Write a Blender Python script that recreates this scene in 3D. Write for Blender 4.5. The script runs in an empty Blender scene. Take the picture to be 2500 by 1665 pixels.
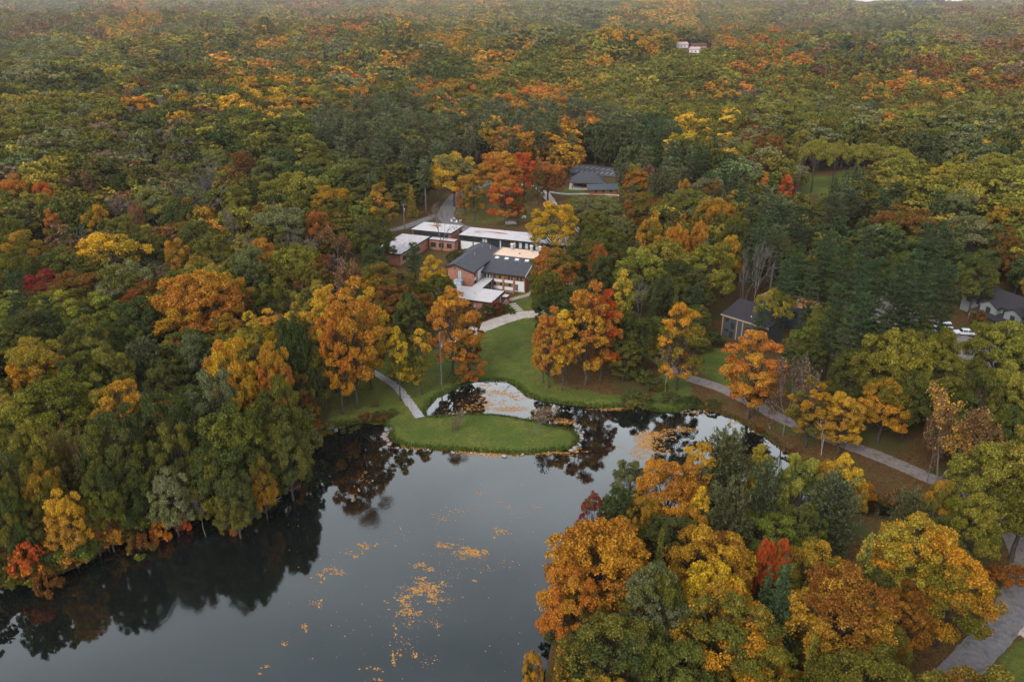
import bpy, bmesh, math, random
import numpy as np
from mathutils import Vector, Matrix

# ------------------------------------------------------------------ camera
SC = bpy.context.scene
F_PX, CAM_H, Y_HOR = 1944.0, 80.0, -5.0          # focal length in px of a 2500 px wide frame, flying height, horizon row
PITCH = math.atan((832.5 - Y_HOR) / F_PX)
CP, SP = math.cos(PITCH), math.sin(PITCH)
cam_d = bpy.data.cameras.new('camera')
cam_d.sensor_fit = 'HORIZONTAL'; cam_d.sensor_width = 36.0
cam_d.lens = 36.0 * F_PX / 2500.0
cam_d.clip_start = 1.0; cam_d.clip_end = 40000.0
cam = bpy.data.objects.new('camera', cam_d)
SC.collection.objects.link(cam)
cam.location = (0, 0, CAM_H)
cam.rotation_euler = (math.pi / 2 - PITCH, 0, 0)
SC.camera = cam

# ------------------------------------------------------------------ sky and light
SUN_EL, SUN_AZ = math.radians(38), math.radians(215)   # azimuth clockwise from +Y (view direction): behind the camera, left
world = bpy.data.worlds.new('World'); SC.world = world; world.use_nodes = True
wn = world.node_tree; wn.nodes.clear()
def N(t, typ, **kw):
    n = t.nodes.new(typ)
    for k, v in kw.items(): setattr(n, k, v)
    return n
w_out = N(wn, 'ShaderNodeOutputWorld'); w_bg = N(wn, 'ShaderNodeBackground')
w_bg.inputs['Strength'].default_value = 0.1
sky = N(wn, 'ShaderNodeTexSky'); sky.sky_type = 'NISHITA'; sky.sun_disc = False
sky.sun_elevation = SUN_EL; sky.sun_rotation = SUN_AZ; sky.air_density = 1.0; sky.dust_density = 3.0; sky.altitude = 200
tc = N(wn, 'ShaderNodeTexCoord'); sep = N(wn, 'ShaderNodeSeparateXYZ')
wn.links.new(tc.outputs['Generated'], sep.inputs[0])
# an overcast deck: paler towards the horizon, broken into soft grey billows
ramp = N(wn, 'ShaderNodeValToRGB')
ramp.color_ramp.elements[0].position = 0.0; ramp.color_ramp.elements[0].color = (0.38, 0.345, 0.36, 1)
ramp.color_ramp.elements[1].position = 0.95; ramp.color_ramp.elements[1].color = (0.32, 0.35, 0.40, 1)
for q_, c_ in ((0.07, (0.70, 0.66, 0.69, 1)), (0.20, (0.90, 0.86, 0.89, 1)), (0.40, (0.92, 0.90, 0.95, 1)), (0.52, (0.72, 0.74, 0.80, 1)), (0.70, (0.33, 0.36, 0.41, 1))):
    e = ramp.color_ramp.elements.new(q_); e.color = c_
wn.links.new(sep.outputs['Z'], ramp.inputs[0])
mp = N(wn, 'ShaderNodeMapping'); mp.inputs['Scale'].default_value = (1.6, 1.6, 4.0)
wn.links.new(tc.outputs['Generated'], mp.inputs[0])
cl = N(wn, 'ShaderNodeTexNoise'); cl.inputs['Scale'].default_value = 2.2; cl.inputs['Detail'].default_value = 5; cl.inputs['Roughness'].default_value = 0.55
wn.links.new(mp.outputs[0], cl.inputs['Vector'])
mr = N(wn, 'ShaderNodeMapRange'); mr.inputs['From Min'].default_value = 0.3; mr.inputs['From Max'].default_value = 0.7
mr.inputs['To Min'].default_value = 14.5; mr.inputs['To Max'].default_value = 20.5
wn.links.new(cl.outputs['Fac'], mr.inputs['Value'])
vm = N(wn, 'ShaderNodeVectorMath', operation='SCALE')
wn.links.new(ramp.outputs[0], vm.inputs[0]); wn.links.new(mr.outputs[0], vm.inputs['Scale'])
mixw = N(wn, 'ShaderNodeMix', data_type='RGBA'); mixw.inputs['Factor'].default_value = 0.80
wn.links.new(sky.outputs[0], mixw.inputs['A']); wn.links.new(vm.outputs[0], mixw.inputs['B'])
wn.links.new(mixw.outputs['Result'], w_bg.inputs['Color']); wn.links.new(w_bg.outputs[0], w_out.inputs[0])

sun_d = bpy.data.lights.new('sun', 'SUN'); sun_d.energy = 1.5; sun_d.angle = math.radians(20); sun_d.color = (1.0, 0.93, 0.84)
sun = bpy.data.objects.new('sun', sun_d); SC.collection.objects.link(sun)
sd = Vector((math.sin(SUN_AZ) * math.cos(SUN_EL), math.cos(SUN_AZ) * math.cos(SUN_EL), math.sin(SUN_EL)))
sun.rotation_euler = sd.to_track_quat('Z', 'Y').to_euler()
SC.view_settings.view_transform = 'Standard'; SC.view_settings.look = 'None'
SC.view_settings.exposure = 0.64; SC.view_settings.gamma = 1.0; SC.view_settings.use_curve_mapping = False
SC.render.engine = 'CYCLES'
SC.cycles.max_bounces = 6; SC.cycles.diffuse_bounces = 2; SC.cycles.glossy_bounces = 3
SC.cycles.transmission_bounces = 3; SC.cycles.volume_bounces = 1; SC.cycles.transparent_max_bounces = 6
SC.cycles.use_denoising = True; SC.cycles.denoising_prefilter = 'ACCURATE'

# ------------------------------------------------------------------ helpers
rng = np.random.default_rng(7); random.seed(7)
COL = SC.collection

def ground_pt(x, y, z=0.0):
    """photo pixel -> point of the place at height z"""
    a = (x - 1250) / F_PX; b = -(y - 832.5) / F_PX
    t = (z - CAM_H) / (-SP + b * CP)
    return (a * t, (CP + b * SP) * t)
def gp(pts): return [ground_pt(*p) for p in pts]
def project(X, Y, Z):
    zc = Y * CP - (Z - CAM_H) * SP; yc = Y * SP + (Z - CAM_H) * CP
    return 1250 + F_PX * X / zc, 832.5 - F_PX * yc / zc, zc

def tag(o, label=None, cat=None, group=None, kind=None):
    if label: o['label'] = label
    if cat: o['category'] = cat
    if group: o['group'] = group
    if kind: o['kind'] = kind
    return o
def empty(name, loc=(0, 0, 0), rz=0.0):
    o = bpy.data.objects.new(name, None); COL.objects.link(o)
    o.location = loc; o.rotation_euler = (0, 0, rz); o.empty_display_size = 0.5
    return o
def link(name, me, parent=None, loc=None):
    o = bpy.data.objects.new(name, me); COL.objects.link(o)
    if parent is not None: o.parent = parent
    if loc is not None: o.location = loc
    return o

def np_mesh(name, verts, faces_flat, nper, mats, fattr=None, mat_idx=None, smooth=False):
    """fast mesh from arrays: every face has nper corners"""
    me = bpy.data.meshes.new(name)
    nv = len(verts); nf = len(faces_flat) // nper
    me.vertices.add(nv); me.vertices.foreach_set('co', np.asarray(verts, np.float32).ravel())
    me.loops.add(nf * nper); me.loops.foreach_set('vertex_index', np.asarray(faces_flat, np.int32))
    me.polygons.add(nf); me.polygons.foreach_set('loop_start', np.arange(0, nf * nper, nper, dtype=np.int32))
    if mat_idx is not None: me.polygons.foreach_set('material_index', np.asarray(mat_idx, np.int32))
    if smooth: me.polygons.foreach_set('use_smooth', np.ones(nf, bool))
    for m in (mats if isinstance(mats, (list, tuple)) else [mats]): me.materials.append(m)
    if fattr:
        for k, v in fattr.items():
            a = me.attributes.new(k, 'FLOAT', 'FACE'); a.data.foreach_set('value', np.asarray(v, np.float32))
    me.update(calc_edges=True); me.validate()
    return me

class MB:
    """collects boxes, prisms and tubes and links them as ONE mesh object"""
    def __init__(s): s.v = []; s.f = []
    def poly(s, pts, faces):
        n = len(s.v); s.v += [tuple(p) for p in pts]; s.f += [tuple(i + n for i in f) for f in faces]; return s
    def box(s, x0, x1, y0, y1, z0, z1):
        return s.poly([(x0,y0,z0),(x1,y0,z0),(x1,y1,z0),(x0,y1,z0),(x0,y0,z1),(x1,y0,z1),(x1,y1,z1),(x0,y1,z1)],
                      [(3,2,1,0),(4,5,6,7),(0,1,5,4),(1,2,6,5),(2,3,7,6),(3,0,4,7)])
    def prism(s, prof, axis, a0, a1):
        """closed profile of 2D points, swept along axis 'x' or 'y' from a0 to a1 (profile = (other, z))"""
        n = len(prof)
        mk = (lambda t, q: (t, q[0], q[1])) if axis == 'x' else (lambda t, q: (q[0], t, q[1]))
        pts = [mk(a0, q) for q in prof] + [mk(a1, q) for q in prof]
        fs = [tuple(range(n))[::-1], tuple(range(n, 2 * n))] + [(i, (i+1) % n, n + (i+1) % n, n + i) for i in range(n)]
        return s.poly(pts, fs)
    def tube(s, p, q, r0, r1, n=6):
        p = Vector(p); q = Vector(q); d = (q - p)
        if d.length < 1e-6: return s
        d.normalize(); u = d.orthogonal().normalized(); w = d.cross(u)
        k = len(s.v)
        for c, r in ((p, r0), (q, r1)):
            for i in range(n):
                t = 2 * math.pi * i / n
                s.v.append(tuple(c + (u * math.cos(t) + w * math.sin(t)) * r))
        s.f += [(k+i, k+(i+1) % n, k+n+(i+1) % n, k+n+i) for i in range(n)]
        s.f += [tuple(k+i for i in range(n))[::-1], tuple(k+n+i for i in range(n))]
        return s
    def mesh(s, name, mat):
        me = bpy.data.meshes.new(name); me.from_pydata(s.v, [], s.f)
        bm = bmesh.new(); bm.from_mesh(me); bmesh.ops.recalc_face_normals(bm, faces=bm.faces); bm.to_mesh(me); bm.free()
        me.materials.append(mat); return me
    def build(s, name, mat, parent=None, bevel=0.0):
        o = link(name, s.mesh(name, mat), parent)
        if bevel:
            m = o.modifiers.new('bevel', 'BEVEL'); m.width = bevel; m.segments = 1
        return o
def box(name, mat, parent, *a, bevel=0.0): return MB().box(*a).build(name, mat, parent, bevel)

# ------------------------------------------------------------------ materials
def mat_base(name):
    m = bpy.data.materials.new(name); m.use_nodes = True
    t = m.node_tree; t.nodes.clear()
    return m, t, N(t, 'ShaderNodeOutputMaterial')
def mat(name, col, rough=0.8, var=0.25, scale=3.0, col2=None, thr=(0.45, 0.6), scale2=0.5, bump=0.0, emit=None, metal=0.0, spec=0.3):
    """principled surface; base colour varied by noise, with stains of col2 where a second noise is high"""
    m, t, out = mat_base(name)
    b = N(t, 'ShaderNodeBsdfPrincipled'); t.links.new(b.outputs[0], out.inputs[0])
    b.inputs['Roughness'].default_value = rough; b.inputs['Metallic'].default_value = metal; b.inputs['Specular IOR Level'].default_value = spec
    tcn = N(t, 'ShaderNodeTexCoord')
    n1 = N(t, 'ShaderNodeTexNoise'); n1.inputs['Scale'].default_value = scale; n1.inputs['Detail'].default_value = 6
    t.links.new(tcn.outputs['Object'], n1.inputs['Vector'])
    mx = N(t, 'ShaderNodeMix', data_type='RGBA')
    mx.inputs['A'].default_value = (*[c * (1 - var) for c in col], 1); mx.inputs['B'].default_value = (*[min(1, c * (1 + var)) for c in col], 1)
    r = N(t, 'ShaderNodeMapRange'); r.inputs['From Min'].default_value = 0.3; r.inputs['From Max'].default_value = 0.7
    t.links.new(n1.outputs['Fac'], r.inputs['Value']); t.links.new(r.outputs[0], mx.inputs['Factor'])
    res = mx.outputs['Result']
    if col2 is not None:
        n2 = N(t, 'ShaderNodeTexNoise'); n2.inputs['Scale'].default_value = scale2; n2.inputs['Detail'].default_value = 8; n2.inputs['Roughness'].default_value = 0.65
        t.links.new(tcn.outputs['Object'], n2.inputs['Vector'])
        r2 = N(t, 'ShaderNodeMapRange'); r2.inputs['From Min'].default_value = thr[0]; r2.inputs['From Max'].default_value = thr[1]
        t.links.new(n2.outputs['Fac'], r2.inputs['Value'])
        m2 = N(t, 'ShaderNodeMix', data_type='RGBA'); m2.inputs['B'].default_value = (*col2, 1)
        t.links.new(r2.outputs[0], m2.inputs['Factor']); t.links.new(res, m2.inputs['A']); res = m2.outputs['Result']
    t.links.new(res, b.inputs['Base Color'])
    if bump:
        bp = N(t, 'ShaderNodeBump'); bp.inputs['Strength'].default_value = bump; bp.inputs['Distance'].default_value = 0.05
        t.links.new(n1.outputs['Fac'], bp.inputs['Height']); t.links.new(bp.outputs[0], b.inputs['Normal'])
    if emit:
        b.inputs['Emission Color'].default_value = (*emit[0], 1); b.inputs['Emission Strength'].default_value = emit[1]
    return m
def mat_brick(name, c1, c2, mortar):
    m, t, out = mat_base(name)
    b = N(t, 'ShaderNodeBsdfPrincipled'); t.links.new(b.outputs[0], out.inputs[0]); b.inputs['Roughness'].default_value = 0.9
    tcn = N(t, 'ShaderNodeTexCoord'); mpn = N(t, 'ShaderNodeMapping'); mpn.inputs['Rotation'].default_value = (math.pi / 2, 0, 0.7)
    br = N(t, 'ShaderNodeTexBrick'); br.inputs['Scale'].default_value = 1.0
    br.inputs['Color1'].default_value = (*c1, 1); br.inputs['Color2'].default_value = (*c2, 1); br.inputs['Mortar'].default_value = (*mortar, 1)
    br.inputs['Mortar Size'].default_value = 0.012; br.inputs['Brick Width'].default_value = 0.42; br.inputs['Row Height'].default_value = 0.16
    t.links.new(tcn.outputs['Object'], mpn.inputs[0]); t.links.new(mpn.outputs[0], br.inputs['Vector'])
    nz = N(t, 'ShaderNodeTexNoise'); nz.inputs['Scale'].default_value = 1.2; nz.inputs['Detail'].default_value = 6
    t.links.new(tcn.outputs['Object'], nz.inputs['Vector'])
    r = N(t, 'ShaderNodeMapRange'); r.inputs['To Min'].default_value = 0.6; r.inputs['To Max'].default_value = 1.4
    t.links.new(nz.outputs['Fac'], r.inputs['Value'])
    v = N(t, 'ShaderNodeVectorMath', operation='SCALE'); t.links.new(br.outputs['Color'], v.inputs[0]); t.links.new(r.outputs[0], v.inputs['Scale'])
    t.links.new(v.outputs[0], b.inputs['Base Color'])
    return m
M = {}
M['brick'] = mat_brick('brick', (0.36, 0.13, 0.07), (0.26, 0.09, 0.055), (0.32, 0.24, 0.2))
M['white_wall'] = mat('white_wall', (0.62, 0.62, 0.63), 0.8, 0.08, 2.0, (0.45, 0.44, 0.42), (0.55, 0.75), 0.8)
M['white_roof'] = mat('white_roof', (0.47, 0.455, 0.445), 0.7, 0.06, 1.5, (0.42, 0.38, 0.35), (0.50, 0.72), 0.35)
M['stained_roof'] = mat('stained_roof', (0.46, 0.445, 0.445), 0.75, 0.08, 2.0, (0.36, 0.19, 0.11), (0.56, 0.70), 0.30)
M['peeling_roof'] = mat('peeling_roof', (0.44, 0.415, 0.42), 0.8, 0.1, 2.0, (0.33, 0.26, 0.25), (0.50, 0.62), 0.8)
M['rust_leaves'] = mat('rust_leaves', (0.30, 0.10, 0.025), 0.9, 0.5, 6.0)
M['tan_roof'] = mat('tan_roof', (0.62, 0.44, 0.32), 0.9, 0.14, 1.5, (0.36, 0.27, 0.22), (0.60, 0.75), 0.5)
M['shingle'] = mat('shingle', (0.050, 0.052, 0.060), 0.9, 0.35, 5.0, (0.085, 0.085, 0.09), (0.5, 0.75), 1.2, bump=0.3)
M['shingle_house'] = mat('shingle_house', (0.038, 0.035, 0.040), 0.95, 0.35, 6.0, bump=0.3, spec=0.1)
M['blue_shingle'] = mat('blue_shingle', (0.060, 0.080, 0.095), 0.9, 0.3, 5.0, bump=0.3)
M['fascia'] = mat('fascia', (0.022, 0.018, 0.018), 0.6, 0.2)
M['rake_trim'] = mat('rake_trim', (0.30, 0.29, 0.30), 0.6, 0.1)
M['dark_panel'] = mat('dark_panel', (0.030, 0.032, 0.036), 0.5, 0.25)
M['glass'] = mat('glass', (0.030, 0.036, 0.042), 0.12, 0.4, 2.0, spec=0.6)
M['curtain'] = mat('curtain', (0.42, 0.47, 0.50), 0.5, 0.3, 4.0)
M['lit_glass'] = mat('lit_glass', (0.10, 0.05, 0.015), 0.3, 0.5, 2.5, emit=((1.0, 0.52, 0.12), 0.10))
M['frame_dark'] = mat('frame_dark', (0.02, 0.02, 0.02), 0.5, 0.2)
M['door_grey'] = mat('door_grey', (0.10, 0.115, 0.13), 0.5, 0.15)
M['metal_grey'] = mat('metal_grey', (0.36, 0.37, 0.38), 0.5, 0.2, metal=0.3)
M['skylight'] = mat('skylight', (0.62, 0.62, 0.64), 0.3, 0.08)
M['grey_siding'] = mat('grey_siding', (0.050, 0.056, 0.062), 0.8, 0.25, 4.0)
M['pale_siding'] = mat('pale_siding', (0.20, 0.22, 0.22), 0.8, 0.15, 3.0)
M['tan_trim'] = mat('tan_trim', (0.32, 0.22, 0.16), 0.8, 0.2)
M['cabin_wood'] = mat('cabin_wood', (0.20, 0.072, 0.022), 0.75, 0.35, 4.0)
M['brown_wood'] = mat('brown_wood', (0.07, 0.04, 0.025), 0.8, 0.35, 4.0)
M['pole_wood'] = mat('pole_wood', (0.17, 0.15, 0.14), 0.9, 0.3, 4.0)
M['concrete'] = mat('concrete', (0.42, 0.37, 0.33), 0.9, 0.18, 0.8, (0.33, 0.28, 0.24), (0.5, 0.8), 0.25)
M['asphalt'] = mat('asphalt', (0.15, 0.145, 0.15), 0.9, 0.18, 1.5, (0.085, 0.08, 0.08), (0.52, 0.68), 0.6)
M['path_asphalt'] = mat('path_asphalt', (0.19, 0.165, 0.155), 0.9, 0.2, 1.5, (0.10, 0.075, 0.055), (0.52, 0.70), 0.7)
M['dark_asphalt'] = mat('dark_asphalt', (0.075, 0.075, 0.085), 0.9, 0.2, 1.0)
M['gravel'] = mat('gravel', (0.34, 0.35, 0.37), 0.95, 0.35, 8.0, (0.22, 0.20, 0.17), (0.5, 0.7), 2.0, bump=0.4)
M['paint_white'] = mat('paint_white', (0.75, 0.75, 0.75), 0.6, 0.1)
M['car_white'] = mat('car_white', (0.72, 0.73, 0.75), 0.25, 0.04, spec=0.5)
M['car_blue'] = mat('car_blue', (0.06, 0.16, 0.32), 0.25, 0.05, spec=0.5)
M['car_red'] = mat('car_red', (0.36, 0.03, 0.025), 0.3, 0.05, spec=0.5)
M['tyre'] = mat('tyre', (0.015, 0.015, 0.015), 0.8, 0.2)
M['lamp_glow'] = mat('lamp_glow', (0.8, 0.75, 0.6), 0.4, 0.05, emit=((1.0, 0.85, 0.6), 1.2))
M['rock_pale'] = mat('rock_pale', (0.27, 0.24, 0.22), 0.9, 0.3, 3.0)
M['rock_pink'] = mat('rock_pink', (0.33, 0.22, 0.18), 0.9, 0.3, 3.0)
M['rock_dark'] = mat('rock_dark', (0.14, 0.13, 0.125), 0.9, 0.3, 3.0)
M['tarp_blue'] = mat('tarp_blue', (0.26, 0.36, 0.41), 0.45, 0.5, 2.0, (0.50, 0.54, 0.56), (0.45, 0.6), 1.2)
M['bark'] = mat('bark', (0.055, 0.045, 0.038), 0.95, 0.35, 2.0, bump=0.3)
M['bark_grey'] = mat('bark_grey', (0.13, 0.115, 0.105), 0.95, 0.3, 2.0)
M['bark_pale'] = mat('bark_pale', (0.40, 0.37, 0.34), 0.9, 0.3, 2.0)
M['terracotta'] = mat('terracotta', (0.34, 0.17, 0.13), 0.85, 0.2)
M['red_roof'] = mat('red_roof', (0.45, 0.30, 0.26), 0.85, 0.15)

def leaf_material(name, transl=0.22):
    m, t, out = mat_base(name)
    A = N(t, 'ShaderNodeAttribute', attribute_type='INSTANCER', attribute_name='leaf_a')
    B = N(t, 'ShaderNodeAttribute', attribute_type='INSTANCER', attribute_name='leaf_b')
    hv = N(t, 'ShaderNodeAttribute', attribute_type='GEOMETRY', attribute_name='hv')
    lv = N(t, 'ShaderNodeAttribute', attribute_type='GEOMETRY', attribute_name='lv')
    mx = N(t, 'ShaderNodeMix', data_type='RGBA')
    r = N(t, 'ShaderNodeMapRange', interpolation_type='SMOOTHSTEP'); r.inputs['From Min'].default_value = 0.30; r.inputs['From Max'].default_value = 0.72
    t.links.new(hv.outputs['Fac'], r.inputs['Value']); t.links.new(r.outputs[0], mx.inputs['Factor'])
    t.links.new(B.outputs['Color'], mx.inputs['A']); t.links.new(A.outputs['Color'], mx.inputs['B'])
    r2 = N(t, 'ShaderNodeMapRange'); r2.inputs['To Min'].default_value = 0.45; r2.inputs['To Max'].default_value = 1.55
    t.links.new(lv.outputs['Fac'], r2.inputs['Value'])
    v = N(t, 'ShaderNodeVectorMath', operation='SCALE'); t.links.new(mx.outputs['Result'], v.inputs[0]); t.links.new(r2.outputs[0], v.inputs['Scale'])
    d = N(t, 'ShaderNodeBsdfDiffuse'); tr = N(t, 'ShaderNodeBsdfTranslucent'); ms = N(t, 'ShaderNodeMixShader'); ms.inputs[0].default_value = transl
    t.links.new(v.outputs[0], d.inputs[0]); t.links.new(v.outputs[0], tr.inputs[0])
    t.links.new(d.outputs[0], ms.inputs[1]); t.links.new(tr.outputs[0], ms.inputs[2]); t.links.new(ms.outputs[0], out.inputs[0])
    return m
M['leaf'] = leaf_material('leaf'); M['needle'] = leaf_material('needle', 0.2)

# ------------------------------------------------------------------ the lie of the land
LAKE_PX = [(-60,1440),(0,1425),(90,1415),(190,1375),(300,1310),(420,1275),(530,1250),(600,1215),(665,1150),(725,1105),
           (790,1045),(830,1030),(900,1027),(938,1028),(948,1045),(955,1068),(985,1083),(1060,1090),(1170,1097),(1265,1103),
           (1340,1097),(1400,1088),(1417,1068),(1400,1045),(1350,1034),(1300,1022),(1250,1012),(1200,1006),(1140,1005),(1090,1010),
           (1062,1012),(1040,1010),(1040,993),(1065,965),(1120,940),(1160,924),(1235,924),(1258,936),(1285,960),(1320,972),
           (1380,982),(1480,990),(1545,986),(1600,998),(1650,1001),(1680,990),(1725,994),(1790,1014),(1850,1046),(1910,1090),
           (1965,1125),(2060,1178),(2150,1222),(2190,1240),(2185,1262),(2060,1240),(1900,1215),(1740,1225),(1610,1262),(1500,1310),
           (1420,1375),(1380,1450),(1350,1540),(1330,1640),(1325,1760),(1340,1950),(1400,2300)]
LAKE = np.array(gp(LAKE_PX) + [(0.0, 20.0), (-90.0, 20.0), (-140.0, 60.0)])
WATER_Z = -0.62
def poly_sd(P, poly):
    """signed distance of points P (n,2) to a polygon, negative inside"""
    n = len(poly); d = np.full(len(P), 1e18); ins = np.zeros(len(P), bool)
    for i in range(n):
        a = poly[i]; b = poly[(i + 1) % n]; e = b - a; w = P - a
        t = np.clip((w @ e) / max(e @ e, 1e-9), 0, 1)
        d = np.minimum(d, ((w - t[:, None] * e) ** 2).sum(1))
        c = (a[1] > P[:, 1]) != (b[1] > P[:, 1])
        with np.errstate(divide='ignore', invalid='ignore'):
            xi = (b[0] - a[0]) * (P[:, 1] - a[1]) / (b[1] - a[1]) + a[0]
        ins ^= c & (P[:, 0] < xi)
    d = np.sqrt(d); return np.where(ins, -d, d)
def sstep(a, b, x):
    t = np.clip((x - a) / (b - a), 0, 1); return t * t * (3 - 2 * t)
def hill(x, y):
    x = np.asarray(x, float); y = np.asarray(y, float); r = np.hypot(x, y)
    k = sstep(330, 800, r)
    h = k * (9 * np.sin(x / 140 + 1.0) * np.sin(y / 150 + 0.6) + 7 * np.sin(x / 330 + y / 230 + 2.0) + 5.5 * np.sin(y / 95 - x / 300))
    h += sstep(900, 2400, r) * 12 * np.sin(x / 620 + 0.4) * np.sin(y / 540 + 1.1)
    s = x / np.maximum(y, 1.0)
    rise = 62 - 46 * sstep(0.26, 0.40, s)
    return h + sstep(2200, 6500, r) * rise
def axis(lo, hi, step, far):
    a = list(np.arange(lo, hi + 0.01, step)); g = step
    while a[-1] < far: g *= 1.22; a.append(a[-1] + g)
    g = step
    return a, g
def axis_sym(lo, hi, step, flo, fhi):
    a = list(np.arange(lo, hi + 0.01, step)); g = step
    while a[-1] < fhi: g = min(g * 1.2, 400); a.append(a[-1] + g)
    g = step
    while a[0] > flo: g = min(g * 1.2, 400); a.insert(0, a[0] - g)
    return np.array(a)
gx = axis_sym(-100, 150, 1.25, -9000, 9000); gy = axis_sym(40, 330, 1.25, -400, 12000)
GX, GY = np.meshgrid(gx, gy); GP = np.stack([GX.ravel(), GY.ravel()], 1)
sdl = poly_sd(GP, LAKE)
near = np.abs(sdl) < 60
z = hill(GP[:, 0], GP[:, 1]); z += np.where(sdl < 40, -2.2 * (1 - sstep(-4.0, 2.2, sdl)), 0)
z += np.where(np.hypot(GP[:,0], GP[:,1]) < 400, 0.10 * np.sin(GP[:,0] / 5.3) * np.sin(GP[:,1] / 6.1), 0) * sstep(2, 6, sdl)
LAWNS_PX = [[(790,1030),(810,960),(870,890),(990,850),(1080,850),(1150,812),(1240,782),(1300,772),(1325,800),(1330,880),(1360,935),(1480,960),
             (1590,965),(1610,905),(1690,930),(1700,1000),(1600,1010),(1440,1000),(1430,1100),(1200,1120),(960,1100),(930,1050)],
            [(1212,738),(1285,705),(1335,715),(1350,760),(1290,765),(1232,772)],
            [(1680,890),(1730,845),(1800,850),(1870,985),(1790,955),(1710,915)],
            [(2345,1720),(2400,1640),(2455,1570),(2520,1545),(2800,1600),(2800,1900),(2350,1900)],
            [(2360,790),(2440,790),(2460,870),(2390,850)], [(2215,345),(2310,350),(2335,385),(2235,392)],
            [(1950,480),(1960,425),(2190,400),(2200,440),(2050,470)], [(1010,540),(1060,522),(1050,545),(1015,560)], [(1380,455),(1430,462),(1435,480),(1360,478)],
            [(1100,520),(1140,480),(1290,480),(1310,540),(1200,550),(1130,545)], [(1750,112),(1715,100),(1690,104),(1700,112)]]
lawn = np.zeros(len(GP))
for k, L in enumerate(LAWNS_PX):
    dd = poly_sd(GP, np.array(gp(L))); soft = 2.5 if k != 10 else 10
    w = 1.0 if k < 9 else 0.75
    if k == 9: w = 0.45
    if k == 6: w = 0.8
    lawn = np.maximum(lawn, w * (1 - sstep(-soft, soft * 0.4, dd)))
nx, ny = len(gx), len(gy)
idx = np.arange(nx * ny).reshape(ny, nx)
quads = np.stack([idx[:-1, :-1], idx[:-1, 1:], idx[1:, 1:], idx[1:, :-1]], -1).reshape(-1)

def ground_material():
    m, t, out = mat_base('ground_cover')
    b = N(t, 'ShaderNodeBsdfPrincipled'); t.links.new(b.outputs[0], out.inputs[0]); b.inputs['Roughness'].default_value = 1.0; b.inputs['Specular IOR Level'].default_value = 0.05
    g = N(t, 'ShaderNodeNewGeometry')
    def noise(s, det=6, ro=0.6):
        n = N(t, 'ShaderNodeTexNoise'); n.inputs['Scale'].default_value = s; n.inputs['Detail'].default_value = det; n.inputs['Roughness'].default_value = ro
        t.links.new(g.outputs['Position'], n.inputs['Vector']); return n.outputs['Fac']
    def rng_(s, a, b_):
        r = N(t, 'ShaderNodeMapRange'); r.inputs['From Min'].default_value = a; r.inputs['From Max'].default_value = b_; t.links.new(s, r.inputs['Value']); return r.outputs[0]
    def mix(f, a, b_):
        x = N(t, 'ShaderNodeMix', data_type='RGBA')
        for s, v in (('A', a), ('B', b_)):
            if isinstance(v, tuple): x.inputs[s].default_value = (*v, 1)
            else: t.links.new(v, x.inputs[s])
        t.links.new(f, x.inputs['Factor']); return x.outputs['Result']
    grass = mix(rng_(noise(0.12), 0.35, 0.65), (0.046, 0.096, 0.014), (0.16, 0.15, 0.032))
    grass = mix(rng_(noise(0.45), 0.45, 0.65), grass, (0.075, 0.085, 0.020))
    grass = mix(rng_(noise(1.6), 0.4, 0.7), grass, (0.036, 0.062, 0.014))
    grass = mix(rng_(noise(9.0, 3), 0.45, 0.75), grass, (0.10, 0.13, 0.03))
    grass = mix(rng_(noise(5.0, 2), 0.64, 0.70), grass, (0.24, 0.13, 0.03))
    litter = mix(rng_(noise(0.25), 0.35, 0.65), (0.060, 0.036, 0.016), (0.085, 0.058, 0.022))
    litter = mix(rng_(noise(1.1), 0.45, 0.65), litter, (0.035, 0.026, 0.014))
    litter = mix(rng_(noise(3.5), 0.48, 0.7), litter, (0.17, 0.082, 0.026))
    litter = mix(rng_(noise(7.0, 3), 0.56, 0.70), litter, (0.20, 0.10, 0.03))
    litter = mix(rng_(noise(0.09), 0.52, 0.64), litter, (0.060, 0.066, 0.020))
    a = N(t, 'ShaderNodeAttribute', attribute_type='GEOMETRY', attribute_name='lawn')
    ad = N(t, 'ShaderNodeMath', operation='ADD'); t.links.new(a.outputs['Fac'], ad.inputs[0])
    sc = N(t, 'ShaderNodeMath', operation='MULTIPLY_ADD'); t.links.new(noise(0.5), sc.inputs[0]); sc.inputs[1].default_value = 0.9; sc.inputs[2].default_value = -0.45
    t.links.new(sc.outputs[0], ad.inputs[1])
    col = mix(rng_(ad.outputs[0], 0.3, 0.62), litter, grass)
    # wet mud and stones below the water line
    sx = N(t, 'ShaderNodeSeparateXYZ'); t.links.new(g.outputs['Position'], sx.inputs[0])
    t.links.new(col, b.inputs['Base Color'])
    bp = N(t, 'ShaderNodeBump'); bp.inputs['Strength'].default_value = 0.6; bp.inputs['Distance'].default_value = 0.12
    t.links.new(noise(4.0, 4), bp.inputs['Height']); t.links.new(bp.outputs[0], b.inputs['Normal'])
    return m
M['ground'] = ground_material()
me = np_mesh('ground', np.stack([GP[:, 0], GP[:, 1], z], 1), quads, 4, M['ground'], smooth=True)
at = me.attributes.new('lawn', 'FLOAT', 'POINT'); at.data.foreach_set('value', lawn.astype(np.float32))
tag(link('ground', me), kind='structure')

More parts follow.
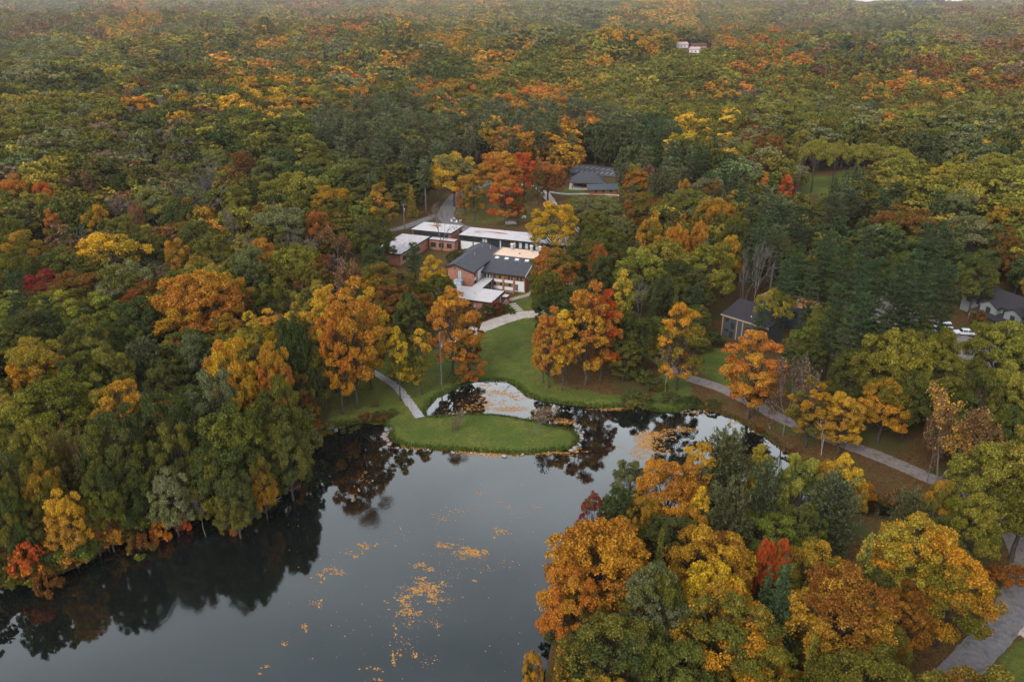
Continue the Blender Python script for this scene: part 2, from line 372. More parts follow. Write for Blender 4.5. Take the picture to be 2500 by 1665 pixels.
def water_material():
    m, t, out = mat_base('lake_water')
    g = N(t, 'ShaderNodeNewGeometry')
    def noise(s, det, stretch=(1, 1, 1)):
        mpn = N(t, 'ShaderNodeMapping'); mpn.inputs['Scale'].default_value = stretch
        n = N(t, 'ShaderNodeTexNoise'); n.inputs['Scale'].default_value = s; n.inputs['Detail'].default_value = det
        t.links.new(g.outputs['Position'], mpn.inputs[0]); t.links.new(mpn.outputs[0], n.inputs['Vector']); return n.outputs['Fac']
    # ripples, stronger in wind-ruffled patches
    ruff = N(t, 'ShaderNodeMapRange'); ruff.inputs['From Min'].default_value = 0.42; ruff.inputs['From Max'].default_value = 0.68
    ruff.inputs['To Min'].default_value = 0.035; ruff.inputs['To Max'].default_value = 0.16
    t.links.new(noise(0.035, 2), ruff.inputs['Value'])
    bp = N(t, 'ShaderNodeBump'); bp.inputs['Distance'].default_value = 0.05
    t.links.new(noise(2.4, 3, (1, 0.6, 1)), bp.inputs['Height']); t.links.new(ruff.outputs[0], bp.inputs['Strength'])
    fr = N(t, 'ShaderNodeFresnel'); fr.inputs['IOR'].default_value = 1.333; t.links.new(bp.outputs[0], fr.inputs['Normal'])
    k = N(t, 'ShaderNodeMath', operation='MULTIPLY', use_clamp=True); k.inputs[1].default_value = 3.6; t.links.new(fr.outputs[0], k.inputs[0])
    d = N(t, 'ShaderNodeBsdfDiffuse'); d.inputs['Color'].default_value = (0.0035, 0.0055, 0.0055, 1)
    gl = N(t, 'ShaderNodeBsdfGlossy'); gl.inputs['Roughness'].default_value = 0.015; gl.inputs['Color'].default_value = (0.90, 0.95, 0.91, 1)
    rg = N(t, 'ShaderNodeMapRange'); rg.inputs['From Min'].default_value = 0.46; rg.inputs['From Max'].default_value = 0.70; rg.inputs['To Min'].default_value = 0.012; rg.inputs['To Max'].default_value = 0.13
    t.links.new(noise(0.035, 2), rg.inputs['Value']); t.links.new(rg.outputs[0], gl.inputs['Roughness'])
    t.links.new(bp.outputs[0], gl.inputs['Normal'])
    ms = N(t, 'ShaderNodeMixShader'); t.links.new(k.outputs[0], ms.inputs[0]); t.links.new(d.outputs[0], ms.inputs[1]); t.links.new(gl.outputs[0], ms.inputs[2])
    t.links.new(ms.outputs[0], out.inputs[0])
    return m
M['water'] = water_material()
wb = LAKE.min(0) - 3, LAKE.max(0) + 3
wme = np_mesh('lake_water', [(wb[0][0], wb[0][1], WATER_Z), (wb[1][0], wb[0][1], WATER_Z), (wb[1][0], wb[1][1], WATER_Z), (wb[0][0], wb[1][1], WATER_Z)], [0, 1, 2, 3], 4, M['water'])
tag(link('lake_water', wme), kind='structure')

# ------------------------------------------------------------------ roads and paths
def smooth_line(pts, n=10):
    p = [Vector((*q, 0)) for q in pts]; p = [p[0] * 2 - p[1]] + p + [p[-1] * 2 - p[-2]]
    out = []
    for i in range(1, len(p) - 2):
        for j in range(n):
            t = j / n
            out.append(0.5 * ((2 * p[i]) + (p[i+1] - p[i-1]) * t + (2*p[i-1] - 5*p[i] + 4*p[i+1] - p[i+2]) * t * t + (3*p[i] - p[i-1] - 3*p[i+1] + p[i+2]) * t ** 3))
    out.append(p[-2]); return out
ROADS = []
def strip(name, px, w, mt, zz, w1=None, thick=0.10, rough_edge=0.12):
    ln = smooth_line(gp(px)); ROADS.append((np.array([(q.x, q.y) for q in ln]), w / 2))
    mb = MB(); n = len(ln); L = []
    for i, q in enumerate(ln):
        d = (ln[min(i+1, n-1)] - ln[max(i-1, 0)]).normalized(); s = Vector((-d.y, d.x, 0))
        ww = (w + ((w1 or w) - w) * i / (n - 1)) / 2
        a = q + s * (ww + random.uniform(-1, 1) * rough_edge); b = q - s * (ww + random.uniform(-1, 1) * rough_edge)
        L.append((a, b))
    vs = []
    for a, b in L:
        vs += [(a.x, a.y, zz), (b.x, b.y, zz), (a.x, a.y, zz - 0.25), (b.x, b.y, zz - 0.25)]
    fs = []
    for i in range(n - 1):
        k = 4 * i; fs += [(k, k+1, k+5, k+4), (k+2, k, k+4, k+6), (k+1, k+3, k+7, k+5)]
    mb.poly(vs, fs); return tag(mb.build(name, mt), kind='structure')
def patch(name, px, mt, zz):
    pts = gp(px); c = [(x, y, zz) for x, y in pts]; b = [(x, y, zz - 0.3) for x, y in pts]; n = len(c)
    return tag(MB().poly(c + b, [tuple(range(n))] + [(i, i + n, (i+1) % n + n, (i+1) % n) for i in range(n)]).build(name, mt), kind='structure')
strip('path', [(1345,772),(1440,797),(1520,827),(1585,865),(1663,915),(1753,946),(1829,980),(1906,1022),(1990,1056),(2059,1082),(2154,1118),(2250,1160),(2370,1215),(2460,1290),(2500,1370),(2490,1440)],
      3.3, M['path_asphalt'], 0.125, 3.8)
strip('road', [(2530,1330),(2497,1430),(2441,1533),(2360,1620),(2285,1700),(2200,1790)], 4.3, M['asphalt'], 0.14)
patch('pavement', [(2462,1560),(2500,1505),(2640,1440),(2680,1560),(2520,1572),(2490,1550)], M['concrete'], 0.133)
strip('driveway', [(1060,845),(1130,818),(1180,800),(1225,783),(1275,770),(1330,769),(1385,780)], 5.0, M['concrete'], 0.137)
strip('gravel_path', [(1026,1020),(1007,994),(988,968),(965,942),(938,925),(915,910),(880,890)], 2.0, M['gravel'], 0.12, 1.7)
strip('footpath', [(1224,742),(1240,735),(1262,728),(1285,722),(1298,715),(1300,708)], 1.8, M['concrete'], 0.12)
strip('road', [(1205,440),(1150,462),(1122,475),(1105,492),(1092,512),(1090,532),(1115,552),(1170,566),(1250,573),(1330,570),(1420,560)], 6.5, M['asphalt'], 0.125)
strip('lane', [(940,566),(985,556),(1040,536),(1092,520)], 4.0, M['asphalt'], 0.118)
strip('footpath', [(1352,505),(1340,485),(1320,462),(1300,452),(1270,450)], 4.0, M['concrete'], 0.13)
strip('footpath', [(1320,466),(1380,474),(1440,474),(1520,478)], 2.2, M['concrete'], 0.122)
patch('pavement', [(1285,555),(1330,548),(1370,560),(1370,590),(1300,580)], M['asphalt'], 0.132)
patch('car_park', [(1380,398),(1530,414),(1526,434),(1392,424)], M['dark_asphalt'], 0.15)
patch('car_park', [(2130,720),(2240,760),(2420,850),(2440,920),(2330,900),(2200,830),(2080,760)], M['path_asphalt'], 0.15)
strip('kerb', [(2368,812),(2390,822),(2415,838),(2440,856)], 0.25, M['tan_trim'], 0.28, rough_edge=0.0)
# painted bays of the car park behind the pavilion
u0, u1 = Vector((31.0, 417.0, 0)), Vector((56.0, 402.0, 0)); v0, v1 = Vector((30.5, 400.0, 0)), Vector((54.5, 389.5, 0))
for row, (p, q, sgn) in enumerate(((u0, u1, -1), (v0, v1, 1))):
    d = (q - p).normalized(); nrm = Vector((-d.y, d.x, 0)) * sgn
    for i in range(10):
        a = p + (q - p) * ((i + 0.5) / 10); b = a + nrm * 4.6; s = d * 0.09
        o = MB().poly([(*(a - s).xy, 0.156), (*(a + s).xy, 0.156), (*(b + s).xy, 0.156), (*(b - s).xy, 0.156)], [(0, 1, 2, 3)]).build('bay_marking', M['paint_white'])
        tag(o, kind='structure')
# stepping slabs from the drive to the door
walk = tag(empty('stepping_slab_walk', (*ground_pt(1258, 750), 0.0)), 'row of pale rectangular concrete slabs leading from the drive to the footpath', 'walkway')
for i in range(5):
    t = i / 4; x, y = ground_pt(1252 + 20 * t, 743 + 19 * t)
    o = box('slab', M['concrete'], walk, -1.0, 1.0, -0.42, 0.42, -0.1, 0.15 - 0.002 * i)
    o.location = (x - walk.location.x, y - walk.location.y, 0); o.rotation_euler.z = math.radians(18)

# ------------------------------------------------------------------ buildings
RZ = math.radians(-20)
def C_loc(a, b):
    """lodge frame (a to the right along the front, b away) -> world"""
    return (3.8 + a * math.cos(RZ) - b * math.sin(RZ), 222.0 + a * math.sin(RZ) + b * math.cos(RZ))
def building(name, label, a=0.0, b=0.0, rz=RZ, cat='building', xy=None):
    x, y = xy if xy else C_loc(a, b)
    return tag(empty(name, (x, y, 0.0), rz), label, cat)
def window(par, x0, x1, y, z0, z1, glass='glass', panes=1, side='y', fr=0.09):
    """framed window in a wall facing -y (side 'y') or facing +x / -x (side 'x', then x0,x1 run along y and y is the x plane)"""
    def bx(mb, u0, u1, d0, d1, w0, w1):
        if side == 'y': mb.box(u0, u1, y + d0, y + d1, w0, w1)
        elif side == 'x+': mb.box(y - d1, y - d0, u0, u1, w0, w1)
        else: mb.box(y + d0, y + d1, u0, u1, w0, w1)
    f = MB(); n = panes; w = (x1 - x0) / n
    for i in range(n + 1):
        c = x0 + w * i; bx(f, c - fr / 2, c + fr / 2, -0.06, 0.10, z0, z1)
    bx(f, x0 - fr / 2, x1 + fr / 2, -0.063, 0.10, z0 - fr, z0); bx(f, x0 - fr / 2, x1 + fr / 2, -0.063, 0.10, z1, z1 + fr)
    wo = f.build('window', M['frame_dark'], par)
    for i in range(n):
        p = MB(); bx(p, x0 + w * i + fr / 2, x0 + w * (i + 1) - fr / 2, -0.015, 0.03, z0, z1)
        g = glass if isinstance(glass, str) else glass[i % len(glass)]
        p.build('pane', M[g], wo)
    return wo
def flat_roof(par, x0, x1, y0, y1, z, mt, over=0.3, th=0.45, lip=0.12):
    box('fascia', M['fascia'], par, x0 - over, x1 + over, y0 - over, y1 + over, z - th, z)
    n = max(1, int((x1 - x0) / 6))
    for i in range(1, n): box('roof_seam', M['rake_trim'], par, x0 + (x1 - x0) * i / n - 0.04, x0 + (x1 - x0) * i / n + 0.04, y0, y1, z + 0.02, z + 0.062)
    if x1 - x0 > 9: MB().tube((x0 + (x1 - x0) * 0.62, (y0 + y1) / 2, z), (x0 + (x1 - x0) * 0.62, (y0 + y1) / 2, z + 0.45), 0.16, 0.14, 8).build('roof_drain_vent', M['metal_grey'], par)
    return box('roof', mt, par, x0 - over + 0.12, x1 + over - 0.12, y0 - over + 0.12, y1 + over - 0.12, z - 0.2, z + 0.05)

# --- shed-roofed hall with skylights
B = building('lodge_hall', 'two-storey hall with dark sloping roof, four skylights and white panelled front')
box('front_wall', M['white_wall'], B, -13.3, -0.3, 0.0, 0.3, -0.5, 5.0)
MB().prism([(0.0, -0.5), (17.0, -0.5), (17.0, 7.2), (8.3, 7.2), (0.0, 5.0)], 'x', -0.3, 0.0).build('end_wall', M['brick'], B)
MB().prism([(0.3, -0.5), (17.0, -0.5), (17.0, 7.2), (8.3, 7.2), (0.3, 5.0)], 'x', -13.3, -13.05).build('end_wall', M['white_wall'], B)
box('back_wall', M['brick'], B, -13.05, -0.3, 16.7, 17.0, -0.5, 7.2)
MB().prism([(-0.75, 4.85), (-0.75, 5.2), (8.3, 7.75), (8.3, 7.35)], 'x', -13.6, 0.35).build('roof', M['shingle'], B)
MB().prism([(-0.86, 4.70), (-0.86, 5.14), (-0.752, 5.17), (-0.752, 4.72)], 'x', -13.6, 0.35).build('fascia', M['fascia'], B)
MB().prism([(-0.86, 4.80), (-0.86, 5.26), (8.3, 7.86), (8.3, 7.3)], 'x', 0.352, 0.62).build('rake_board', M['rake_trim'], B)
box('roof', M['tan_roof'], B, -13.2, 0.1, 8.45, 17.2, 7.2, 7.62)
for s in ((-13.5, 0.4, 8.32, 8.5), (-13.5, 0.4, 17.2, 17.45)): box('parapet', M['fascia'], B, *s, 7.0, 7.80)
box('parapet', M['tan_trim'], B, -13.5, -13.2, 8.5, 17.2, 7.0, 7.78); box('parapet', M['fascia'], B, 0.1, 0.4, 8.5, 17.2, 7.0, 7.85)
for x in (-11.4, -8.3, -5.0, -1.8):
    s = MB().prism([(6.5, 7.10), (6.5, 7.42), (7.5, 7.70), (7.5, 7.38)], 'x', x - 0.65, x + 0.65).build('skylight', M['metal_grey'], B)
    MB().prism([(6.6, 7.40), (6.6, 7.49), (7.4, 7.715), (7.4, 7.62)], 'x', x - 0.55, x + 0.55).build('pane', M['skylight'], s)
for x in (-9.8, -3.4, -0.6):
    v = box('roof_vent', M['metal_grey'], B, x - 0.4, x + 0.4, 15.6, 16.4, 7.62, 9.3)
    box('vent_cap', M['skylight'], v, x - 0.5, x + 0.5, 15.5, 16.5, 9.3, 9.42)
box('roof_vent', M['tan_trim'], B, -6.2, -5.8, 12.0, 12.4, 7.62, 8.0)
for x in (-13.0, -10.1, -6.75, -3.4): box('brick_pillar', M['brick'], B, x - 0.25, x + 0.25, -0.35, -0.003, -0.5, 4.85)
LIT = ['lit_glass', 'glass', 'lit_glass', 'lit_glass', 'glass']
for k, (a0, a1) in enumerate(((-12.7, -10.4), (-9.8, -7.05), (-6.45, -3.7), (-3.1, -0.35))):
    window(B, a0, a1, 0.0, 3.35, 4.62, LIT[k:] + LIT[:k] if k else ['glass', 'curtain'], 5)
for k, (a0, a1) in enumerate(((-9.8, -7.05), (-6.45, -3.7))): window(B, a0, a1, 0.0, 1.25, 2.2, LIT[k + 1:] + LIT, 4)
d = box('door', M['door_grey'], B, -3.05, -2.1, -0.05, 0.02, 0.0, 2.15); box('handle', M['metal_grey'], d, -2.25, -2.2, -0.1, -0.05, 0.95, 1.1)
box('plinth', M['concrete'], B, -13.3, 0.1, -0.25, -0.002, -0.3, 0.25)

# --- gabled brick wing
B = building('gabled_wing', 'brick wing with dark gabled roof and tall pale window in its gable')
prof = [(-21.4, -0.5), (-13.6, -0.5), (-13.6, 7.0), (-19.2, 8.75), (-21.4, 7.95)]
MB().prism(prof, 'y', -7.2, -6.9).build('gable_wall', M['brick'], B)
MB().prism(prof, 'y', 15.4, 15.7).build('gable_wall', M['brick'], B)
box('side_wall', M['white_wall'], B, -13.9, -13.6, -6.9, 15.4, -0.5, 7.0); box('side_wall', M['brick'], B, -21.4, -21.1, -6.9, 15.4, -0.5, 7.9)
MB().prism([(-13.1, 6.72), (-13.1, 7.05), (-19.2, 9.0), (-19.2, 8.65)], 'y', -7.7, 16.2).build('roof', M['shingle'], B)
MB().prism([(-19.2, 8.652), (-19.2, 9.002), (-22.0, 7.98), (-22.0, 7.65)], 'y', -7.7, 9.0).build('roof', M['shingle'], B)
MB().prism([(-19.2, 8.652), (-19.2, 9.002), (-23.6, 7.40), (-23.6, 7.05)], 'y', 9.003, 16.2).build('roof', M['shingle'], B)
for y0 in (-7.85, 16.203):
    MB().prism([(-13.0, 6.60), (-13.0, 7.10), (-19.2, 9.08), (-19.2, 8.50)], 'y', y0, y0 + 0.15).build('rake_board', M['fascia'], B)
    MB().prism([(-19.2, 8.502), (-19.2, 9.082), (-22.1, 8.02), (-22.1, 7.52)], 'y', y0, y0 + 0.15).build('rake_board', M['fascia'], B)
MB().box(-13.097, -12.98, -7.7, 16.2, 6.62, 7.03).build('fascia', M['fascia'], B)
window(B, -18.2, -17.1, -7.2, 3.2, 7.0, 'curtain', 2); box('gable_vent', M['frame_dark'], B, -19.4, -18.9, -7.26, -7.202, 7.3, 7.7)
window(B, -6.6, -4.9, -13.6, 5.0, 6.4, 'glass', 2, 'x+'); window(B, -6.6, -4.9, -13.6, 2.4, 3.8, 'glass', 2, 'x+')
for y in (-6.95, -4.3): box('brick_pillar', M['brick'], B, -13.597, -13.25, y - 0.22, y + 0.22, -0.5, 6.75)
for x, y in ((-16.0, 13.0), (-17.5, 4.0), (-18.3, 12.0)): MB().tube((x, y, 7.5), (x, y, 9.3), 0.09, 0.09, 8).build('vent_pipe', M['metal_grey'], B)

# --- front annex
B = building('front_annex', 'low brick annex with plain white flat roof nearest the drive')
box('wall', M['brick'], B, -21.0, -3.0, -19.6, -10.0, -0.6, 3.1)
flat_roof(B, -21.0, -3.0, -19.6, -10.0, 3.35, M['white_roof'])
for y in (-19.2, -12.6): box('pilaster', M['white_wall'], B, -2.998, -2.85, y - 0.3, y + 0.3, -0.4, 2.9)
window(B, -18.0, -16.0, -19.6, 0.9, 2.2, 'glass', 2); window(B, -9.5, -7.5, -19.6, 0.9, 2.2, 'curtain', 2)
flat_roof(B, -2.5, -0.9, -12.8, -10.6, 2.75, M['white_roof'], 0.1, 0.3)
for y in (-12.5, -10.9): box('porch_post', M['brick'], B, -1.3, -0.95, y - 0.18, y + 0.18, -0.3, 2.45)
u = tag(empty('covered_unit', (*C_loc(-17.4, -9.0), 3.42), RZ), 'rooftop unit under pale blue sheeting below the tall gable window', 'equipment')
bm = bmesh.new(); bmesh.ops.create_cube(bm, size=1); bmesh.ops.subdivide_edges(bm, edges=bm.edges, cuts=5, use_grid_fill=True)
for v in bm.verts: v.co = Vector((v.co.x * 2.2, v.co.y * 1.4, (v.co.z + 0.5) * 1.35)) * (1 + random.uniform(-0.05, 0.05))
mm = bpy.data.meshes.new('cover'); bm.to_mesh(mm); bm.free(); mm.materials.append(M['tarp_blue']); link('cover', mm, u)
for x in (-1.0, 1.0): box('support', M['metal_grey'], u, x - 0.08, x + 0.08, -0.6, 0.6, -0.07, 0.10)

# --- covered link between hall and annex
B = building('covered_link', 'white flat-roofed link between the annex and the sloping-roofed hall')
box('wall', M['white_wall'], B, -12.95, -10.2, -9.6, -0.6, -0.5, 2.9)
flat_roof(B, -12.9, -9.9, -9.6, -0.75, 3.2, M['white_roof'], 0.25, 0.35)
window(B, -8.8, -1.2, -10.2, 0.3, 2.5, 'glass', 6, 'x+')

# --- long flat-roofed wing behind
B = building('long_wing', 'long flat-roofed wing with white roof, rust-coloured leaf stains and window band')
box('lower_wall', M['white_wall'], B, -35.4, -27.2, 34.4, 34.7, -0.5, 2.9); box('lower_wall', M['dark_panel'], B, -27.197, 3.0, 34.4, 34.7, -0.5, 2.0)
box('upper_wall', M['dark_panel'], B, -35.4, 3.0, 34.42, 34.7, 2.903, 4.75); box('back_wall', M['brick'], B, -35.4, 3.0, 43.6, 43.9, -0.5, 4.75)
box('mid_wall', M['dark_panel'], B, -27.197, 3.0, 34.43, 34.69, 2.003, 2.9)
for x in (-35.4, 2.7): box('end_wall', M['brick'], B, x, x + 0.3, 34.703, 43.597, -0.5, 4.75)
flat_roof(B, -35.4, 3.0, 34.4, 43.9, 5.1, M['stained_roof'], 0.6, 0.5)
MB().poly([(-33, 40.6, 5.19), (-24, 41.4, 5.19), (-20.6, 40.7, 5.19), (-20.2, 39.9, 5.19), (-23, 40.0, 5.19), (-28, 40.4, 5.19)], [tuple(range(6))]).build('leaf_drift', M['rust_leaves'], B)
MB().poly([(-17, 41.6, 5.19), (-8, 41.6, 5.19), (-4, 40.9, 5.19), (-9, 40.7, 5.19)], [tuple(range(4))]).build('leaf_drift', M['rust_leaves'], B)
box('panel_joint', M['frame_dark'], B, -31.0, -30.6, 34.36, 34.398, -0.3, 2.9)
WB = [(-34.5, -28.0, ['glass']), (-26.6, -24.6, ['curtain', 'glass']), (-24.2, -21.0, ['glass']), (-20.4, -17.4, ['glass']), (-17.1, -15.7, ['lit_glass']),
      (-15.2, -10.8, ['glass', 'curtain', 'glass', 'curtain', 'curtain']), (-10.2, -6.2, ['curtain', 'glass', 'curtain']), (-5.6, -3.0, ['curtain', 'glass', 'glass']), (-2.4, 2.2, ['curtain', 'glass', 'glass', 'glass'])]
for a0, a1, g in WB: window(B, a0, a1, 34.40 if a0 < -27 else 34.41, 3.1 if a0 < -27 else 2.25, 4.45, g, max(2, int((a1 - a0) / 0.9)))
for x in (-27.0, -20.7, -15.5): box('white_pier', M['white_wall'], B, x - 0.16, x + 0.16, 34.2, 34.38, 1.0, 4.6)
for x in (-30.0, -12.0, -6.0):
    MB().tube((x, 38.5, 5.15), (x, 38.5, 5.7), 0.12, 0.12, 8).build('vent_pipe', M['metal_grey'], B)

# --- small brick block
B = building('brick_block', 'square brick block with stained white flat roof beside the lane')
box('wall', M['brick'], B, -54.3, -39.7, 35.4, 45.3, -0.5, 4.65); box('glazing_panel', M['dark_panel'], B, -54.0, -40.6, 35.3, 35.397, 0.4, 4.4)
for k in range(4): window(B, -53.5 + 3.3 * k, -51.0 + 3.3 * k, 35.3, 2.2, 4.0, 'glass', 3)
window(B, 43.2, 44.8, -39.7, 0.6, 3.9, 'glass', 2, 'x+')
flat_roof(B, -54.3, -39.7, 35.4, 45.3, 5.0, M['stained_roof'], 0.5, 0.4)
MB().poly([(-52, 42.0, 5.09), (-47.5, 43.4, 5.09), (-46.0, 42.2, 5.09), (-49, 41.5, 5.09)], [(0, 1, 2, 3)]).build('leaf_drift', M['rust_leaves'], B)

# --- low wing on the left
B = building('low_wing', 'low wing with peeling white roof half hidden by trees left of the gable')
box('wall', M['brick'], B, -56.2, -46.3, 10.3, 31.6, -0.5, 3.6)
window(B, -54.5, -52.0, 10.3, 1.0, 2.6, ['lit_glass', 'glass'], 3); window(B, 12.0, 16.0, -46.3, 1.2, 2.6, 'glass', 4, 'x+'); window(B, 19.0, 24.0, -46.3, 1.2, 2.6, 'glass', 4, 'x+')
flat_roof(B, -56.2, -46.3, 10.3, 31.6, 4.0, M['peeling_roof'], 0.5, 0.4)
B = building('connecting_wing', 'narrow low wing joining the peeling roof to the long wing')
box('wall', M['brick'], B, -45.7, -36.1, 30.6, 33.6, -0.5, 3.1)
for k in range(3): window(B, -45.0 + 3 * k, -43.2 + 3 * k, 30.6, 1.0, 2.5, 'glass', 2)
flat_roof(B, -45.7, -36.1, 30.6, 33.6, 3.5, M['peeling_roof'], 0.1, 0.35)
w = tag(empty('garden_wall', (*C_loc(-24.0, 9.0), 0), RZ), 'low brick garden wall running back from the gabled wing', 'wall')
box('wall_run', M['brick'], w, -2.0, 1.8, -0.15, 0.15, -0.3, 2.6); box('coping', M['fascia'], w, -2.05, 1.85, -0.22, 0.22, 2.6, 2.75)
for k, (a, b) in enumerate(((-4.0, -2.3), (-1.0, -9.3))):
    w = tag(empty('brick_bench', (*C_loc(a, b), 0), RZ), ('long low brick bench below the hall windows', 'short brick bench beside the annex porch')[k], 'bench')
    L = (1.5, 0.8)[k]; box('seat', M['brick'], w, -L, L, -0.25, 0.25, 0.30, 0.48)
    for s in (-1, 1): box('leg', M['brick'], w, s * (L - 0.3) - 0.15, s * (L - 0.3) + 0.15, -0.2, 0.2, -0.1, 0.3)

# --- dark two-storey house on the right
RH = math.atan2(-0.73, 0.68)
B = building('grey_house', 'dark grey two-storey house with single-slope roof beside the path lawn', rz=RH, xy=(54.0, 189.6), cat='house')
MB().prism([(0.0, -0.5), (7.4, -0.5), (7.4, 7.7), (0.0, 5.7)], 'x', 0.0, 0.25).build('end_wall', M['grey_siding'], B)
MB().prism([(0.0, -0.5), (7.4, -0.5), (7.4, 7.7), (0.0, 5.7)], 'x', 12.75, 13.0).build('end_wall', M['grey_siding'], B)
box('front_wall', M['grey_siding'], B, 0.25, 12.75, 0.0, 0.25, -0.5, 5.7); box('back_wall', M['grey_siding'], B, 0.25, 12.75, 7.15, 7.4, -0.5, 7.6)
MB().prism([(-0.5, 5.62), (-0.5, 5.95), (7.7, 8.15), (7.7, 7.8)], 'x', -0.35, 13.3).build('roof', M['shingle_house'], B)
MB().box(-0.36, 13.3, -0.62, -0.503, 5.55, 5.95).build('gutter', M['tan_trim'], B)
for x in (0.12, 4.3, 5.9): box('trim_post', M['tan_trim'], B, x - 0.14, x + 0.14, -0.14, -0.003, -0.3, 5.55)
for (a0, a1, z0, z1) in ((0.9, 1.7, 4.2, 5.0), (2.5, 3.5, 2.6, 4.3), (0.8, 1.9, 1.5, 2.1), (2.3, 3.4, 0.1, 1.8), (6.8, 7.8, 2.9, 4.2), (9.0, 10.2, 2.9, 4.2)): window(B, a0, a1, 0.0, z0, z1, ['glass', 'glass'], 2, fr=0.07)
MB().tube((7.0, 1.6, 6.1), (7.0, 1.6, 6.9), 0.09, 0.09, 8).build('vent_pipe', M['skylight'], B)
B = building('flat_roof_house', 'dark house with leaf-strewn flat roof behind the single-slope house', rz=RH, xy=(66.6, 200.2), cat='house')
box('wall', M['grey_siding'], B, 0.0, 13.0, 0.0, 6.0, -0.5, 6.7)
box('eaves_edge', M['rake_trim'], B, -0.4, 13.4, -0.4, 6.4, 6.7, 7.0); box('roof', M['rust_leaves'], B, -0.2, 13.2, -0.2, 6.2, 6.9, 7.05)
for k in range(3): window(B, 1.5 + 4 * k, 2.8 + 4 * k, 0.0, 3.6, 5.2, 'glass', 2)
MB().tube((9.4, 2.5, 7.05), (9.4, 2.5, 7.6), 0.35, 0.35, 10).build('roof_vent', M['skylight'], B)

# --- long grey house at the right edge
RG = math.atan2(-0.92, 0.39)
B = building('gabled_house', 'long grey house with dormer gables and shingled roof at the right edge', rz=RG, xy=(125.4, 208.5), cat='house')
MB().prism([(0.0, -0.5), (9.0, -0.5), (9.0, 4.9), (4.6, 7.1), (0.0, 4.9)], 'x', 0.0, 26.0).build('wall', M['pale_siding'], B)
MB().prism([(-0.6, 4.55), (-0.6, 4.9), (4.6, 7.5), (4.6, 7.15)], 'x', -4.0, 26.6).build('roof', M['shingle_house'], B)
MB().prism([(9.6, 4.55), (9.6, 4.9), (4.6, 7.5), (4.6, 7.15)], 'x', -4.0, 26.6).build('roof', M['shingle_house'], B)
MB().prism([(-0.5, 4.95), (-0.5, 5.05), (4.6, 7.6), (4.6, 7.5)], 'x', 3.3, 3.6).build('roof_seam', M['rake_trim'], B)
for x in (9.5, 16.5):
    MB().prism([(x - 2.4, 0.0), (x + 2.4, 0.0), (x + 2.4, 4.6), (x, 5.9), (x - 2.4, 4.6)], 'y', -1.8, -0.003).build('gable_bay', M['pale_siding'], B)
    MB().prism([(x - 2.8, 4.35), (x - 2.8, 4.6), (x, 6.15), (x, 5.9)], 'y', -2.3, 2.2).build('gable_roof', M['shingle_house'], B)
    MB().prism([(x + 2.8, 4.352), (x + 2.8, 4.602), (x, 6.152), (x, 5.902)], 'y', -2.3, 2.2).build('gable_roof', M['shingle_house'], B)
    window(B, x - 0.6, x + 0.6, -1.8, 2.6, 4.0, 'glass', 2)
MB().prism([(-4.2, 1.9), (-4.2, 2.1), (-0.01, 3.0), (-0.01, 2.8)], 'x', 5.5, 21.0).build('porch_roof', M['shingle_house'], B)
for x in (6.0, 10.0, 14.0, 18.0, 20.6): box('porch_post', M['pale_siding'], B, x - 0.12, x + 0.12, -4.0, -3.76, -0.2, 1.95)
for x in (2.0, 5.0, 13.0): window(B, x - 0.5, x + 0.5, 0.0, 3.1, 4.4, 'glass', 2)
for x in (1.5, 4.6, 21.0): MB().tube((x, 4.6, 7.2), (x, 4.6, 8.0), 0.13, 0.13, 8).build('vent_pipe', M['skylight'], B)

# --- pavilion and cabin beyond the lawn
B = building('pavilion', 'open pavilion with broad dark hipped roof in front of the car park', rz=math.radians(-6), xy=(27.5, 361.0), cat='pavilion')
MB().poly([(-1, -1, 3.0), (14.5, -1, 3.0), (14.5, 11.5, 3.0), (-1, 11.5, 3.0), (3.5, 5.2, 6.6), (10.0, 5.2, 6.6), (-1, -1, 2.7), (14.5, -1, 2.7), (14.5, 11.5, 2.7), (-1, 11.5, 2.7)],
          [(0, 1, 5, 4), (1, 2, 5), (2, 3, 4, 5), (3, 0, 4), (6, 7, 1, 0), (7, 8, 2, 1), (8, 9, 3, 2), (9, 6, 0, 3), (9, 8, 7, 6)]).build('roof', M['shingle'], B)
for x in (0, 4.5, 9, 13.5):
    for y in (0, 10.5): box('post', M['brown_wood'], B, x - 0.15, x + 0.15, y - 0.15, y + 0.15, -0.2, 2.75)
box('rear_wall', M['brown_wood'], B, 0.2, 13.3, 5.0, 5.2, -0.2, 2.72); box('slab', M['concrete'], B, -1.5, 15, -1.5, 12, -0.3, 0.2)
B = building('cabin', 'small brown timber cabin with blue-grey gabled roof', rz=math.radians(3), xy=(34.6, 349.5), cat='cabin')
MB().prism([(0, -0.4), (4.6, -0.4), (4.6, 2.3), (2.3, 3.7), (0, 2.3)], 'x', 0.0, 12.0).build('wall', M['cabin_wood'], B)
MB().prism([(-0.7, 2.0), (-0.7, 2.2), (2.3, 4.1), (2.3, 3.9)], 'x', -1.3, 12.8).build('roof', M['blue_shingle'], B)
MB().prism([(5.3, 2.0), (5.3, 2.2), (2.3, 4.1), (2.3, 3.9)], 'x', -1.3, 12.8).build('roof', M['blue_shingle'], B)
for s, t in (((-0.8, 1.9), (2.3, 3.85)), ((5.4, 1.9), (2.3, 3.85))): MB().prism([s, (s[0], s[1] + 0.3), (t[0], t[1] + 0.3), t], 'x', -1.42, -1.303).build('rake_board', M['cabin_wood'], B)
box('door', M['brown_wood'], B, -0.06, -0.003, 1.8, 2.8, 0.0, 2.0)
for k in range(3): window(B, 2.0 + 3.4 * k, 3.0 + 3.4 * k, 0.0, 0.9, 1.8, 'glass', 2)
